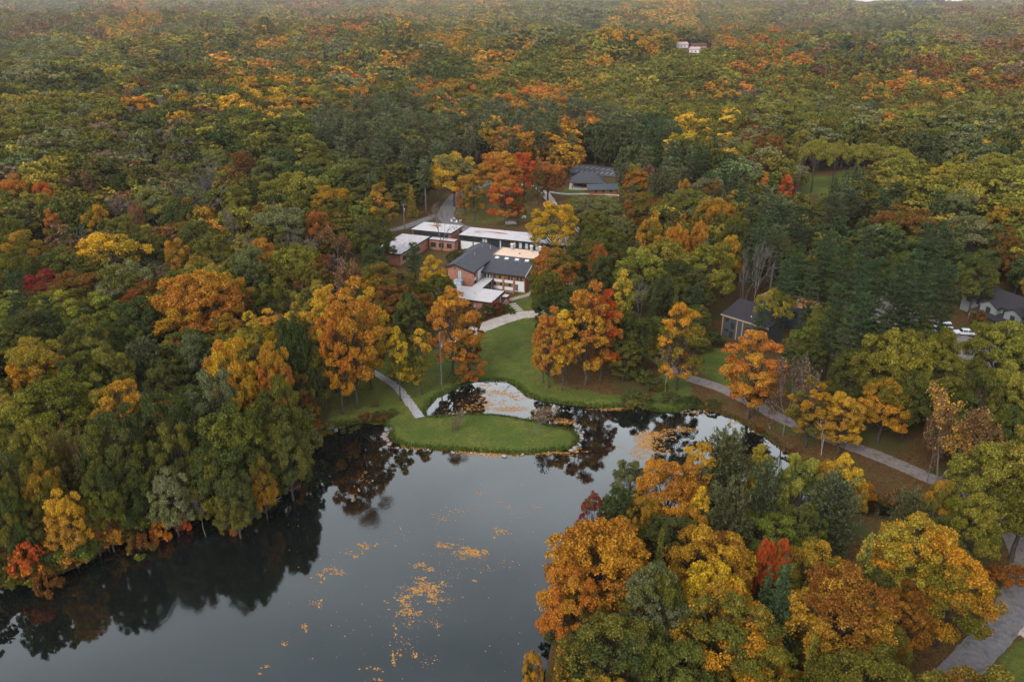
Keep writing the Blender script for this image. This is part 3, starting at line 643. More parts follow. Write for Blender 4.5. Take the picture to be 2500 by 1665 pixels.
B = building('dark_cabin', 'dark steep-roofed timber hut with lit windows among the trees', rz=math.radians(-12), xy=ground_pt(1548, 640), cat='cabin')
MB().prism([(0, -0.4), (5.0, -0.4), (5.0, 4.6), (2.5, 6.8), (0, 4.6)], 'y', 0.0, 6.0).build('wall', M['dark_panel'], B)
MB().prism([(-0.6, 4.0), (-0.6, 4.25), (2.5, 7.2), (2.5, 6.95)], 'y', -0.8, 6.8).build('roof', M['shingle'], B); MB().prism([(5.6, 4.0), (5.6, 4.25), (2.5, 7.2), (2.5, 6.95)], 'y', -0.8, 6.8).build('roof', M['shingle'], B)
for x in (0.6, 1.9): window(B, x, x + 0.7, 0.0, 3.5, 4.3, 'lit_glass', 1)
box('balcony', M['brown_wood'], B, -0.5, 5.5, -1.6, -0.003, 1.9, 2.1)

# --- far farm buildings, and the house hidden in the left wood
FARM_OBJ = []
def barn(name, label, px, L, W, h, hr, rz, wm, rm):
    x, y = ground_pt(*px); zz = float(hill(x, y))
    for _ in range(3): x, y = ground_pt(px[0], px[1], zz); zz = float(hill(x, y))
    B = tag(empty(name, (x, y, zz), rz), label, 'house' if 'house' in name else 'barn')
    MB().prism([(-W/2, -1.5), (W/2, -1.5), (W/2, h), (0, hr), (-W/2, h)], 'x', -L/2, L/2).build('wall', wm, B)
    for s in (-1, 1): MB().prism([(s*(W/2 + 0.8), h - 0.4), (s*(W/2 + 0.8), h), (0, hr + 0.5 + s*0.004), (0, hr + 0.1)], 'x', -L/2 - 0.8, L/2 + 0.8).build('roof', rm, B)
    for i in (-0.28, 0.1): window(B, L*i, L*i + 1.6, -W/2, 1.2, 2.8, 'glass', 2, fr=0.15)
    FARM_OBJ.append(B); return B
barn('farm_house', 'white far house with pinkish roof, left of the far clearing', (1664, 117), 18, 10, 5, 8, math.radians(25), M['white_wall'], M['red_roof'])
barn('white_barn', 'white gabled barn nearest in the far clearing', (1697, 129), 15, 10, 5, 7.5, math.radians(-30), M['white_wall'], M['red_roof'])
barn('brown_barn', 'long low brown-roofed shed at the back of the far clearing', (1706, 117), 24, 10, 3.5, 6.5, math.radians(-12), M['terracotta'], M['brown_wood'])
barn('house_in_wood', 'grey-white house glimpsed through the trees in the left wood', (350, 985), 13, 8, 4.6, 7.2, math.radians(28), M['white_wall'], M['rake_trim'])
# ------------------------------------------------------------------ tree prototypes
def unit(v): return v / np.maximum(np.linalg.norm(v, axis=-1, keepdims=True), 1e-9)
def quads_from(c, n, ln, wd, g, axis=None):
    """leaf sprays: irregular quads at c with normal n, length ln and width wd; axis = preferred long direction"""
    k = len(c); a = axis if axis is not None else g.normal(size=(k, 3))
    t = unit(a - (a * n).sum(1, keepdims=True) * n); b = np.cross(n, t)
    j = lambda: 1 + g.uniform(-0.35, 0.35, (k, 1))
    L = np.asarray(ln).reshape(-1, 1) * 0.5; W = np.asarray(wd).reshape(-1, 1) * 0.5
    bend = n * L * g.uniform(-0.35, 0.15, (k, 1))
    v = np.stack([c - t * L * j() - b * W * j() * 0.6 + bend, c + t * L * j() * 0.5 - b * W * j() * 1.1, c + t * L * j() + b * W * j() * 0.6 + bend, c - t * L * j() * 0.4 + b * W * j() * 1.1], 1)
    return v.reshape(-1, 3), np.arange(4 * k)
class Wood:
    """limbs as tapered tubes; every limb keeps its own ring of faces (quads only)"""
    def __init__(s): s.v = []; s.f = []; s.n = 0
    def limb(s, pts, rads, n=6):
        pts = [np.asarray(p, float) for p in pts]
        for i, (p, r) in enumerate(zip(pts, rads)):
            d = pts[min(i+1, len(pts)-1)] - pts[max(i-1, 0)]; d = d / max(np.linalg.norm(d), 1e-9)
            u = np.cross(d, (0.31, 0.95, 0.05)); u /= max(np.linalg.norm(u), 1e-9); w = np.cross(d, u)
            for k in range(n):
                t = 2 * math.pi * k / n; s.v.append(p + (u * math.cos(t) + w * math.sin(t)) * r)
        for i in range(len(pts) - 1):
            for k in range(n):
                a = s.n + i * n + k; b = s.n + i * n + (k+1) % n; s.f += [a, b, b + n, a + n]
        s.n += len(pts) * n
    def mesh(s, name, mt): return np_mesh(name, np.array(s.v), np.array(s.f), 4, mt, smooth=True)

PROTO = {}     # key -> (trunk mesh, crown mesh, height, crown width)
def finish(key, wood, V, Fq, hv, lv, H, W, leafmat='leaf', barkmat='bark'):
    tm = wood.mesh('trunk', M[barkmat]) if wood else None
    cm = np_mesh('crown', V, Fq, 4, M[leafmat], {'hv': hv, 'lv': lv}) if V is not None else None
    PROTO[key] = (tm, cm, H, W)

def lobed(key, seed, H, W, z0, nl, lr, npf, nleaf, ls, pr=(0.75, 1.2), shape=1.0, gap=0.62, trunk=0.38, open_=False, low=1.6, sq=0.72):
    """broadleaf crown: lobes at limb ends, puffs of leaf sprays over each lobe"""
    g = np.random.default_rng(seed); C = np.array([0, 0, (z0 + H) / 2 - (H - z0) * 0.04]); rz = (H - z0) / 2; rx = W / 2
    i = np.arange(nl) + 0.5; cz = 1 - (low if not open_ else 0.95) * i / nl; az = i * 2.399963 + g.uniform(0, 6)
    cz = np.clip(cz + g.uniform(-0.1, 0.1, nl), -0.92, 1); rr = np.sqrt(1 - np.clip(cz, -1, 1) ** 2)
    D = np.stack([rr * np.cos(az), rr * np.sin(az), cz], 1)
    stretch = g.uniform(0.82, 1.16, (nl, 1))
    LR = g.uniform(*lr, nl)
    Lc = C + D * (np.array([rx, rx, rz]) - 0.72 * LR[:, None]) * stretch * np.array([1, 1, shape]) * (1 if gap >= 0.6 else g.uniform(0.75, 1.0, (nl, 1)))
    Lc[:, 2] = np.minimum(Lc[:, 2], H - LR * 0.9)
    lobe_h = g.uniform(0, 1, nl)
    P = []; R = []; O = []; HV = []
    for k in range(nl):
        d = unit(g.normal(size=(npf, 3)) + 0.75 * D[k] + np.array([0, 0, 0.45]))
        p = Lc[k] + d * LR[k] * np.array([1, 1, 0.8]) * g.uniform(0.6, 1.0, (npf, 1)); P.append(p); R.append(g.uniform(*pr, npf)); O.append(unit(d + 0.4 * D[k]))
        HV.append(0.62 * lobe_h[k] + 0.2 * g.uniform(0, 1, npf) + 0.40 * (p[:, 2] - z0) / (H - z0) - 0.12)
    P = np.concatenate(P); R = np.concatenate(R); O = np.concatenate(O); HV = np.concatenate(HV)
    n = len(P); d = unit(g.normal(size=(n, nleaf, 3)) + 0.55 * O[:, None] + np.array([0, 0, 0.35]))
    c = P[:, None] + d * R[:, None, None] * np.array([1, 1, sq]) * g.uniform(0.55, 1.12, (n, nleaf, 1))
    nn = unit(d + 0.65 * g.normal(size=d.shape)).reshape(-1, 3); c = c.reshape(-1, 3)
    s = ls * g.uniform(0.6, 1.35, len(c)); V, Fq = quads_from(c, nn, s * 1.25, s, g)
    hv = np.repeat(HV, nleaf) + g.normal(0, 0.06, len(c)); lv = g.uniform(0, 1, len(c))
    wd = Wood(); zt = z0 + (H - z0) * 0.55; tr = trunk
    bend = g.uniform(-0.25, 0.25, (4, 2)); bend[0] = 0
    tp = [np.array([bend[q][0], bend[q][1], z]) for q, z in enumerate((-0.6, z0 * 0.5 + 0.5, z0 + 0.6, zt))]
    wd.limb(tp, (tr * 1.25, tr, tr * 0.85, tr * 0.4), 8)
    for k in range(nl):
        b = tp[2] + (tp[3] - tp[2]) * np.clip((Lc[k][2] - z0) / (H - z0) - 0.25, 0, 1); m = (b + Lc[k]) / 2 + g.normal(0, 0.35, 3) + np.array([0, 0, -0.3])
        wd.limb([b, m, Lc[k]], (tr * 0.42, tr * 0.26, tr * 0.12), 5)
        if ls < 0.6:
            for p in P[k * npf:(k + 1) * npf:2]: wd.limb([Lc[k] - (Lc[k] - m) * 0.3, (Lc[k] + p) / 2, p], (tr * 0.11, tr * 0.075, 0.02), 3)
    finish(key, wd, V, Fq, hv, lv, H, W)

def whorled(key, seed, H, W, zb, step, nb, slope, prof, tuft, nn_, ln, wd_, flat=0.35, trunk=0.3, spray=0.85, bark='bark', whv=(0.9, 1.05)):
    """conifer: whorls of limbs carrying flat sprays of needles"""
    g = np.random.default_rng(seed); wd = Wood(); P = []; O = []
    wd.limb([(0, 0, -0.6), (g.uniform(-.1, .1), g.uniform(-.1, .1), H * 0.5), (0, 0, H)], (trunk * 1.2, trunk * 0.75, 0.04), 7)
    zz = zb
    while zz < H - 0.3:
        t = (zz - zb) / (H - zb); L = W / 2 * prof(t) * g.uniform(*whv); k = max(3, int(round(nb * (1 - 0.35 * t)))); a0 = g.uniform(0, 6.28)
        for q in range(k):
            a = a0 + 6.283 * q / k + g.uniform(-0.3, 0.3); l = L * g.uniform(0.62, 1.12); s = slope + 0.45 * t * t + g.uniform(-0.1, 0.1)
            d = np.array([math.cos(a), math.sin(a), s]); tip = np.array([0, 0, zz]) + d * l
            if l > 0.5 and ln < 1.2: wd.limb([(0, 0, zz), tip], (0.06 + 0.012 * l, 0.015), 3)
            for u in np.arange(max(0.22, 0.4 / max(l, 0.4)), 1.0, tuft / max(l, 0.3)):
                sd_ = np.array([-math.sin(a), math.cos(a), 0]); w_ = spray * l * 0.34 * (1.1 - abs(u - 0.62))
                P.append(np.array([0, 0, zz]) + d * l * u + sd_ * g.uniform(-w_, w_) + np.array([0, 0, g.uniform(-0.1, 0.15)])); O.append(d + sd_ * g.uniform(-0.7, 0.7))
        zz += step * g.uniform(0.8, 1.2)
    P.append(np.array([0, 0, H - 0.2])); O.append(np.array([0, 0, 1.0]))
    P = np.array(P); O = np.array(O); n = len(P)
    c = np.repeat(P, nn_, 0) + g.normal(0, 1, (n * nn_, 3)) * np.array([tuft * 0.42, tuft * 0.42, tuft * flat * 0.5])
    ax = unit(np.repeat(O, nn_, 0) + g.normal(0, 0.5, (n * nn_, 3)) + np.array([0, 0, 0.2]))
    nr = unit(np.array([0, 0, 1.0]) + 0.75 * g.normal(size=(n * nn_, 3))); nr = unit(nr - (nr * ax).sum(1, keepdims=True) * ax)
    V, Fq = quads_from(c, nr, ln * g.uniform(0.7, 1.3, len(c)), wd_ * g.uniform(0.7, 1.3, len(c)), g, ax)
    hv = np.repeat(g.uniform(0, 1, n), nn_) * 0.6 + 0.4 * np.clip((c[:, 2] - zb) / (H - zb), 0, 1); lv = g.uniform(0, 1, len(c))
    finish(key, wd, V, Fq, hv, lv, H, W, 'needle', bark)

def bare(key, seed, H, W, depth=6, leaves=0, ls=0.3, bark='bark_grey', r0=0.26, up=0.35, fork=(2, 3)):
    """leafless or thinly leaved tree: repeatedly forking limbs"""
    g = np.random.default_rng(seed); wd = Wood(); tips = []
    def grow(p, d, l, r, k):
        m = p + d * l * 0.5 + g.normal(0, 0.05 * l, 3); q = p + d * l + g.normal(0, 0.07 * l, 3)
        wd.limb([p, m, q], (r, r * 0.85, r * 0.7), 6 if k > depth - 2 else (4 if k > 2 else 3))
        if k <= 2: tips.append(q); tips.append(m)
        if k == 0: return
        for _ in range(int(g.integers(fork[0], fork[1] + 1))):
            e = d + g.normal(0, 0.48, 3) + np.array([0, 0, up * 0.35]); e /= np.linalg.norm(e)
            grow(q if g.random() > 0.3 else m, e, l * g.uniform(0.62, 0.86), max(r * g.uniform(0.5, 0.68), 0.04), k - 1)
    grow(np.array([0, 0, -0.5]), np.array([0, 0, 1.0]), H * 0.27, r0, depth)
    v = np.array(wd.v); zm = v[:, 2].max(); wx = np.percentile(np.hypot(v[:, 0], v[:, 1]), 97)
    S = np.array([W / 2 / wx, W / 2 / wx, H / zm])
    tk = v[:, 2] < 0; wd.v = list(v * S)
    V = Fq = hv = lv = None
    if leaves:
        T = np.array(tips) * S; c = T[g.integers(0, len(T), leaves)] + g.normal(0, 0.4, (leaves, 3)); nr = unit(g.normal(size=(leaves, 3)) + [0, 0, 0.6])
        s = ls * g.uniform(0.6, 1.4, leaves); V, Fq = quads_from(c, nr, s * 1.2, s, g); hv = g.uniform(0, 1, leaves); lv = g.uniform(0, 1, leaves)
    finish(key, wd, V, Fq, hv, lv, H, W, 'leaf', bark)

# near (a), middle (m), far (f) and farthest (z) detail
for k in range(5): lobed('oak%d' % k, 10 + k, 20, 14, 3.5, (26, 23, 29, 25, 27)[k], (1.8, 2.7), 12, 105, 0.215)
for k in range(4): lobed('tall%d' % k, 30 + k, 24, 11, 2.8, (26, 30, 24, 28)[k], (1.1, 1.9), 10, 95, 0.20, (0.55, 0.95), gap=0.5, trunk=0.30, low=1.82)
for k in range(2): lobed('slim%d' % k, 40 + k, 20, 6, 4.5, 20, (0.8, 1.35), 9, 70, 0.22, (0.5, 0.85), gap=0.5, trunk=0.22, low=1.85)
for k in range(2): lobed('open%d' % k, 45 + k, 18, 15, 5.0, 20, (1.3, 2.1), 12, 44, 0.23, (0.7, 1.2), trunk=0.36, open_=True)
for k in range(2): lobed('bush%d' % k, 50 + k, 4, 5, 0.2, 9, (0.7, 1.1), 9, 50, 0.19, (0.35, 0.6), trunk=0.10)
pine_prof = lambda t: (0.55 + 0.75 * t) if t < 0.45 else (0.8875 - 0.62 * (t - 0.45) ** 1.15 * 1.75)
red_prof = lambda t: 0.95 * math.sqrt(max(0.03, 1 - (2 * t - 0.85) ** 2 / 1.5))
for k in range(3): whorled('pine%d' % k, 60 + k, 24, 11, 5.0 + k, 1.35, 7, 0.14, pine_prof, 0.60, 14, 0.70, 0.17, flat=0.28, whv=(0.62, 1.15))
for k in range(2): whorled('redpine%d' % k, 65 + k, 23, 7.5, 12.0, 0.75, 6, 0.25, red_prof, 0.55, 12, 0.62, 0.18, flat=0.7, bark='bark_grey')
for k in range(2): whorled('scrubpine%d' % k, 68 + k, 15, 11, 2.0, 0.9, 8, 0.35, lambda t: math.sqrt(max(0.02, 1 - (1.6 * t - 0.6) ** 2)), 0.62, 13, 0.62, 0.2, flat=0.8)
for k in range(2): whorled('spruce%d' % k, 70 + k, 20, 8, 0.8, 0.6, 7, -0.22, lambda t: 1.02 - 0.98 * t, 0.55, 9, 0.6, 0.2)
for k in range(2): whorled('larch%d' % k, 75 + k, 18, 7, 1.0, 0.7, 6, 0.05, lambda t: 1.0 - 0.93 * t, 0.6, 11, 0.5, 0.2, flat=0.9)
for k in range(3): bare('bare%d' % k, 80 + k, 17, 11, 6)
for k in range(3): bare('sparse%d' % k, 85 + k, 18, 13, 6, 2600, 0.30, 'bark_grey')
bare('snag0', 90, 12, 6, 3, 0, bark='bark_pale', r0=0.2, up=0.6)
bare('sapling0', 92, 6, 4.5, 6, 500, 0.16, 'bark_grey', r0=0.11); bare('sapling1', 93, 4.2, 4, 6, 900, 0.16, 'bark_grey', r0=0.09)
MID = {}
def mid(prefix, fn): fn(prefix)
for k in range(4): lobed('oak_m%d' % k, 110 + k, 20, 13, 3.5, 24, (1.9, 2.7), 9, 26, 0.50, sq=1.0)
for k in range(3): lobed('tall_m%d' % k, 120 + k, 23, 10, 5.0, 22, (1.1, 1.9), 7, 24, 0.48, (0.55, 0.95), gap=0.5, trunk=0.30, low=1.8, sq=1.0)
for k in range(3): whorled('redpine_m%d' % k, 130 + k, 23, 7.5, 12.0, 1.1, 5, 0.25, red_prof, 0.9, 7, 1.0, 0.42, flat=0.7, bark='bark_grey')
for k in range(2): whorled('pine_m%d' % k, 135 + k, 24, 11, 5.5, 1.4, 5, 0.12, pine_prof, 1.0, 7, 1.15, 0.4)
bare('bare_m0', 138, 17, 11, 5); bare('sparse_m0', 139, 18, 12, 5, 900, 0.5)
for k in range(3): lobed('oak_f%d' % k, 140 + k, 20, 13, 3.5, 18, (2.0, 2.9), 5, 14, 0.95, sq=1.05)
for k in range(2): lobed('tall_f%d' % k, 160 + k, 22, 8.5, 4.0, 18, (1.2, 2.0), 4, 12, 0.9, (0.6, 1.0), low=1.7)
for k in range(2): whorled('pine_f%d' % k, 145 + k, 22, 8, 6.0, 2.2, 4, 0.1, pine_prof, 1.8, 5, 2.2, 0.9)
for k in range(2): lobed('oak_z%d' % k, 150 + k, 20, 14, 6.0, 8, (2.4, 3.6), 2, 7, 2.6)

# ------------------------------------------------------------------ leaf colours (base colours of the leaves themselves)
PAL = {'G': (0.062, 0.078, 0.023), 'O': (0.122, 0.119, 0.021), 'L': (0.235, 0.208, 0.032), 'Y': (0.48, 0.30, 0.026), 'A': (0.40, 0.205, 0.024),
       'R': (0.38, 0.145, 0.024), 'V': (0.42, 0.085, 0.022), 'D': (0.19, 0.028, 0.026), 'B': (0.165, 0.070, 0.018), 'S': (0.155, 0.162, 0.068),
       'N': (0.050, 0.078, 0.030), 'P': (0.20, 0.13, 0.07), 'K': (0.10, 0.08, 0.07), 'E': (0.090, 0.100, 0.042), 'U': (0.030, 0.052, 0.045)}
CWORD = {'G': 'dark green', 'O': 'olive green', 'L': 'yellow-green', 'Y': 'bright yellow', 'A': 'amber', 'R': 'orange', 'V': 'red-orange', 'D': 'dark red',
         'B': 'rust brown', 'S': 'grey-green', 'N': 'deep green', 'P': 'pinkish brown', 'K': 'grey', 'E': 'dull green', 'U': 'blue-green'}
KIND = {'oak': ('broadleaf_tree', 'broad-crowned tree'), 'tall': ('broadleaf_tree', 'tall tree'), 'slim': ('broadleaf_tree', 'slender tree'), 'open': ('broadleaf_tree', 'open-branched tree'),
        'bush': ('bush', 'bush'), 'pine': ('pine_tree', 'pine'), 'redpine': ('pine_tree', 'tall bare-stemmed pine'), 'scrubpine': ('pine_tree', 'rounded pine'), 'spruce': ('spruce_tree', 'spire-shaped conifer'),
        'larch': ('conifer_tree', 'feathery conifer'), 'bare': ('bare_tree', 'leafless tree'), 'sparse': ('broadleaf_tree', 'thinly leaved tree'), 'snag': ('dead_tree', 'dead pale-barked tree'), 'sapling': ('sapling', 'small young tree')}
NVAR = {'oak': 5, 'tall': 4, 'slim': 2, 'open': 2, 'bush': 2, 'pine': 3, 'redpine': 2, 'scrubpine': 2, 'spruce': 2, 'larch': 2, 'bare': 3, 'sparse': 3, 'snag': 1, 'sapling': 2}

# kind x y w h colours : x,y = photo position of the crown's top, w = crown width in px, h = height in m.   'kind! x ybase ytop w' = foot of the trunk in view
TREES = """
oak 105 664 115 17 DB|oak 192 672 165 18 BO|oak 302 638 138 21 OS|oak 463 669 205 22 AR|oak 601 608 92 20 SG|oak 716 598 135 20 LO|open 262 576 165 19 YO|pine 35 672 95 22 N|pine 111 728 72 20 N
oak 57 760 112 18 GO|oak 205 772 130 18 OG|oak 75 838 132 18 LA|oak 190 868 110 16 OG|oak 255 846 105 17 OL|scrubpine 345 842 92 14 E|oak 475 814 86 17 SG|tall 606 774 105 22 LY|slim 660 806 46 17 Y|oak 552 881 122 18 AY|oak 668 894 82 16 AR
oak 712 822 82 19 G|tall 712 728 80 22 YO|tall 792 700 108 24 YA|oak 100 930 195 19 OL|oak 285 940 140 18 AO|oak 375 968 92 16 YA|oak 515 962 112 18 SG|oak 675 960 128 17 OG|oak 395 1015 140 17 G|oak 555 1030 165 17 OG|oak 270 1060 150 17 GO
oak 80 1080 110 16 OL|sparse 150 1095 85 15 OB|oak 692 1048 108 14 OG|oak 415 1080 100 15 OG|oak 20 1058 92 16 O|oak 515 1110 130 13 GO|oak 408 1165 95 11 S|oak 642 1130 62 9 AO|bush 58 1340 74 6 VR|bush 437 1240 32 4 V|bush 382 1262 46 4 R
oak 152 1236 90 11 YA|oak 60 1262 90 9 OG|oak 215 1235 70 9 OB|oak 110 1300 70 6 BO|bush 245 1262 66 6 BA|oak 5 1225 85 13 OG|bare 480 1190 60 9 K|oak 565 1170 95 11 GO|oak 632 1128 60 11 OA|oak 20 1150 90 15 OG|oak 320 1150 100 12 OG|oak 100 1170 90 14 OA|bush 745 1040 70 6 SO|bush 560 1225 60 5 GB|bush 330 1290 60 4 BO|bush 100 1385 60 4 B|oak 235 1160 85 14 GO
sparse 190 418 115 19 PB|oak 35 433 90 20 RL|oak 103 446 60 19 VR|oak 72 470 96 19 LS|tall 120 504 50 19 RB|oak 230 503 70 18 AO|bare 265 470 90 18 K|oak 372 460 100 20 SL|oak 325 490 36 18 PR|oak 432 488 92 19 G|oak 425 403 96 20 OP|bare 480 424 80 19 K|bare 360 360 150 19 K
sparse 450 440 100 19 S|oak 575 454 72 19 OL|open 715 428 165 21 LO|oak 805 457 95 19 AO|oak 678 512 135 19 SO|oak 770 516 65 18 RB|bare 542 504 62 20 K|oak 637 584 66 18 AR|oak 515 569 96 19 O|oak 428 585 62 18 AO|oak 40 565 100 18 AO|bush 75 622 36 8 D|oak 150 604 112 18 OG
oak 475 540 105 18 OG|oak 360 560 92 18 OG|sparse 820 547 92 18 PB|oak 905 538 108 17 GO|oak 912 602 64 14 G|oak 922 642 92 17 OA|sparse 842 634 100 17 PB|oak 850 411 120 20 GO|oak 882 386 102 20 OG|oak 775 380 92 20 O|oak 660 386 96 20 SO|oak 530 363 86 20 SO|oak 590 368 56 19 B|oak 285 428 48 19 G|tall 926 448 76 22 AO|oak 290 528 92 18 O|oak 15 528 72 18 O
oak 30 620 90 18 OG|oak 860 700 70 16 GO|oak 830 820 60 15 G|oak 560 700 80 16 OB|oak 650 690 80 16 OG|oak 760 640 90 17 OB|oak 880 760 90 16 GO|oak 1000 720 80 15 GO|bush 980 880 60 5 GO|oak 905 800 60 13 GO
spruce 1002 390 30 20 U|spruce 953 412 25 17 U|larch 1003 455 36 13 AL|bare 1072 490 112 18 K|tall 1055 616 74 18 YA|pine 1008 596 62 15 N|bush 1110 612 40 5 G|oak 1105 373 112 23 SY|tall! 1134 526 430 48 BR|tall! 1158 540 405 54 AO|tall! 1233 552 408 90 RV|oak 1225 370 105 22 RA|oak 1280 374 64 21 V|tall! 1265 552 432 46 OB|tall! 1313 502 390 36 BO
oak! 1338 490 396 82 RB|oak 1352 494 112 21 YL|oak 1420 481 96 17 OS|oak 1482 479 90 17 OS|oak 1556 474 92 18 OB|oak 1450 516 62 17 O|oak 1518 525 76 15 SO|oak 1354 606 112 17 RO|oak 1465 596 50 17 BR|oak 1474 622 72 16 G|oak 1588 534 64 18 AO
tall! 1339 948 735 82 RA|tall! 1326 935 760 60 RA|slim! 1372 953 745 58 YA|tall! 1428 940 668 125 RA|tall! 1466 926 688 100 VR|slim 1525 660 46 20 YL|tall! 1652 952 722 122 AO|sparse! 1625 957 812 74 PO|tall! 1106 918 680 126 AR|tall! 1143 905 728 84 AB|tall! 1150 932 845 70 BR
slim! 978 979 794 52 YO|slim! 1014 967 860 44 OY|slim! 1030 964 792 52 YO|tall! 875 996 748 138 RA|tall! 909 952 704 106 YA|tall! 838 1010 780 96 RA
tall! 1824 1022 804 155 RA|slim! 1838 1016 905 46 AB|slim! 1849 1020 900 40 AB|sparse! 1911 1064 869 135 PK|tall! 1964 1092 923 106 AO|snag! 2005 1112 1010 46 K|slim! 2030 1062 972 46 VR|tall! 2043 1108 950 106 AY|sparse! 2278 1192 955 150 PA|sparse! 2262 1180 985 90 PB|sparse 2420 985 150 19 PB|oak 2440 1085 182 20 LO
pine! 2011 927 694 108 N|pine! 2076 946 716 92 N|pine! 2040 980 752 86 NE|pine 2140 640 96 26 N|pine 2200 652 92 26 N|pine 2252 648 102 27 N|pine 2326 655 88 25 N|oak! 2148 1037 800 165 OL|oak 2312 808 100 19 OL|oak 2175 928 120 14 OA|pine 2158 788 62 20 N|open 1898 712 96 15 OL|pine 1860 752 58 13 N
oak 2462 792 150 18 LO|oak 2420 900 110 18 OG|oak 2480 900 110 18 LO|oak 2240 905 100 16 OG|bush 2390 760 40 5 BO|oak 2480 1000 90 16 GO
oak 1545 1103 84 9 SG|oak 1642 1138 165 15 RA|tall 1452 1176 78 13 BD|oak 1510 1190 86 13 G|oak 1575 1215 86 12 AO|slim 1715 1190 52 14 Y|tall 1715 1060 82 18 YA|scrubpine 1780 1077 142 17 E|scrubpine 1875 1145 92 15 E|scrubpine 1785 1208 132 15 E|slim 1860 1080 62 16 LY|oak 1972 1122 116 16 LG|oak 2066 1120 116 15 YA
scrubpine 2045 1185 146 15 E|scrubpine 2230 1218 92 13 E|oak 2305 1172 76 15 AO|oak 2390 1215 126 15 LO|oak 1470 1285 245 17 AR|oak 1742 1300 200 15 AB|oak 1875 1316 52 13 V|oak 1920 1318 46 13 VR|oak 2005 1326 136 14 AO|larch 2125 1310 110 17 LG|larch 1616 1296 58 15 OL|oak 1752 1380 156 15 Y|spruce 1924 1363 128 19 N|spruce 1880 1388 90 15 N
oak 2262 1278 225 17 AL|oak 2350 1362 190 15 AO|oak 2072 1420 240 16 BA|oak 1602 1386 160 16 OS|oak 1792 1466 236 15 OA|oak 1392 1402 148 14 AR|oak 1502 1522 225 13 OG|larch 1993 1545 66 14 LG|oak 1302 1568 52 9 A|spruce 1290 1590 72 8 G|larch 1372 1560 86 12 OA|bush 1952 1640 60 4 R|bush 2440 1385 66 4 BR
oak 1655 1592 190 12 OG|oak 1872 1582 160 12 OA|oak! 2468 1372 1055 205 LO|oak 2160 1530 130 11 OB|oak 2230 1440 120 12 BA|oak 1990 1255 80 12 GO|oak 2150 1400 90 12 GO|oak 1690 1480 110 12 GO|oak 1440 1430 110 12 BO|bush 2200 1190 60 4 PB|bush 2120 1165 50 4 RA|oak 2290 1260 70 12 GO
oak 1583 474 92 18 OB|pine 1650 414 42 18 S|oak 1545 401 56 18 L|oak 1586 404 36 17 PD|oak 1555 420 76 16 RO|oak 1716 438 86 20 SB|oak 1752 435 44 20 S|oak 1674 440 36 19 A|oak 1682 466 96 19 OS|oak 1727 486 62 19 OA|oak 1764 492 66 19 AO|oak 1800 532 66 19 OG|oak 1655 549 62 19 RA|oak 1711 540 46 19 RA|oak 1780 577 72 19 AO
oak 1626 584 112 20 LO|oak 1570 610 122 19 LO|oak 1732 594 126 21 OL|bush 1478 690 26 6 D|bare 1570 672 76 15 K|larch 1598 706 42 14 G|larch 1652 700 42 15 OG|oak 1620 780 60 12 GO|bush 1735 810 44 5 G|oak 1540 760 60 12 OG|bush 1560 950 70 4 GO|oak 395 880 95 13 GO|scrubpine 335 886 80 11 E|oak! 796 1004 862 92 GO|oak! 768 1018 890 84 OG|tall! 852 986 806 84 OG|oak! 740 1040 930 70 OB|oak! 1560 912 775 92 GO|oak! 1508 885 765 80 GO|oak! 1608 888 772 84 OG|oak! 1700 840 742 60 GO
open! 1980 470 334 88 L|open! 2062 443 350 74 L|open! 2104 440 346 80 L|open 2192 358 92 17 L|open! 2030 458 342 66 LO|open! 2145 440 352 76 LS|open 1930 350 60 16 LO|oak 2266 367 46 13 D|oak 2306 372 46 12 D|tall 2237 309 38 20 G|tall 2210 300 32 20 AO|slim 1925 424 34 19 V|slim 1870 422 24 19 RA|pine 2190 448 108 20 N|pine 2122 562 78 22 N|pine 2023 572 92 23 N|pine 2233 623 100 25 N|pine 2296 640 70 24 N|pine 1905 504 102 22 N|pine 1958 510 72 22 N
redpine 2075 464 76 20 E|redpine 2040 480 70 20 E|oak 2217 512 150 19 BO|oak 2350 470 82 19 SG|oak 2386 535 150 20 SG|oak 2325 397 92 18 LY|oak 2440 334 112 19 YL|oak 2440 380 102 18 LO|oak 2442 504 52 18 AO|pine 1717 370 62 22 N|pine 1770 400 60 22 N|pine 1820 430 60 22 N|oak 1765 329 110 19 LS|oak 1836 344 82 18 LS|bare 1863 584 80 23 K|bare 1830 600 60 22 K
pine 1850 560 80 22 N|pine 1950 600 90 22 N|pine 2060 610 80 23 N|pine 1985 660 70 22 N|pine 1920 640 70 22 N|oak 2460 560 80 18 BO|oak 2400 620 90 18 GO|pine 1840 480 60 22 N|pine 2110 690 80 24 N
"""
tree_rows = []
for tok in TREES.replace('\n', '|').split('|'):
    q = tok.split()
    if not q: continue
    if q[0].endswith('!'):
        x, yb, yt, w = map(float, q[1:5]); X, Y = ground_pt(x, yb)
        b = -(yt - 832.5) / F_PX; H = CAM_H + Y * (-SP + b * CP) / (CP + b * SP); kind = q[0][:-1]; cols = q[5]
        zc = project(X, Y, H * 0.7)[2]
    else:
        x, yt, w, H = map(float, q[1:5]); X, Y = ground_pt(x, yt, H * 0.97); kind = q[0]; cols = q[5]; zc = project(X, Y, H * 0.7)[2]
    if X < -20 and Y < 150 and float(poly_sd(np.array([[X, Y]]), LAKE)[0]) < 16: H *= 1.26
    tree_rows.append([kind, X, Y, H, w * zc / F_PX, cols])

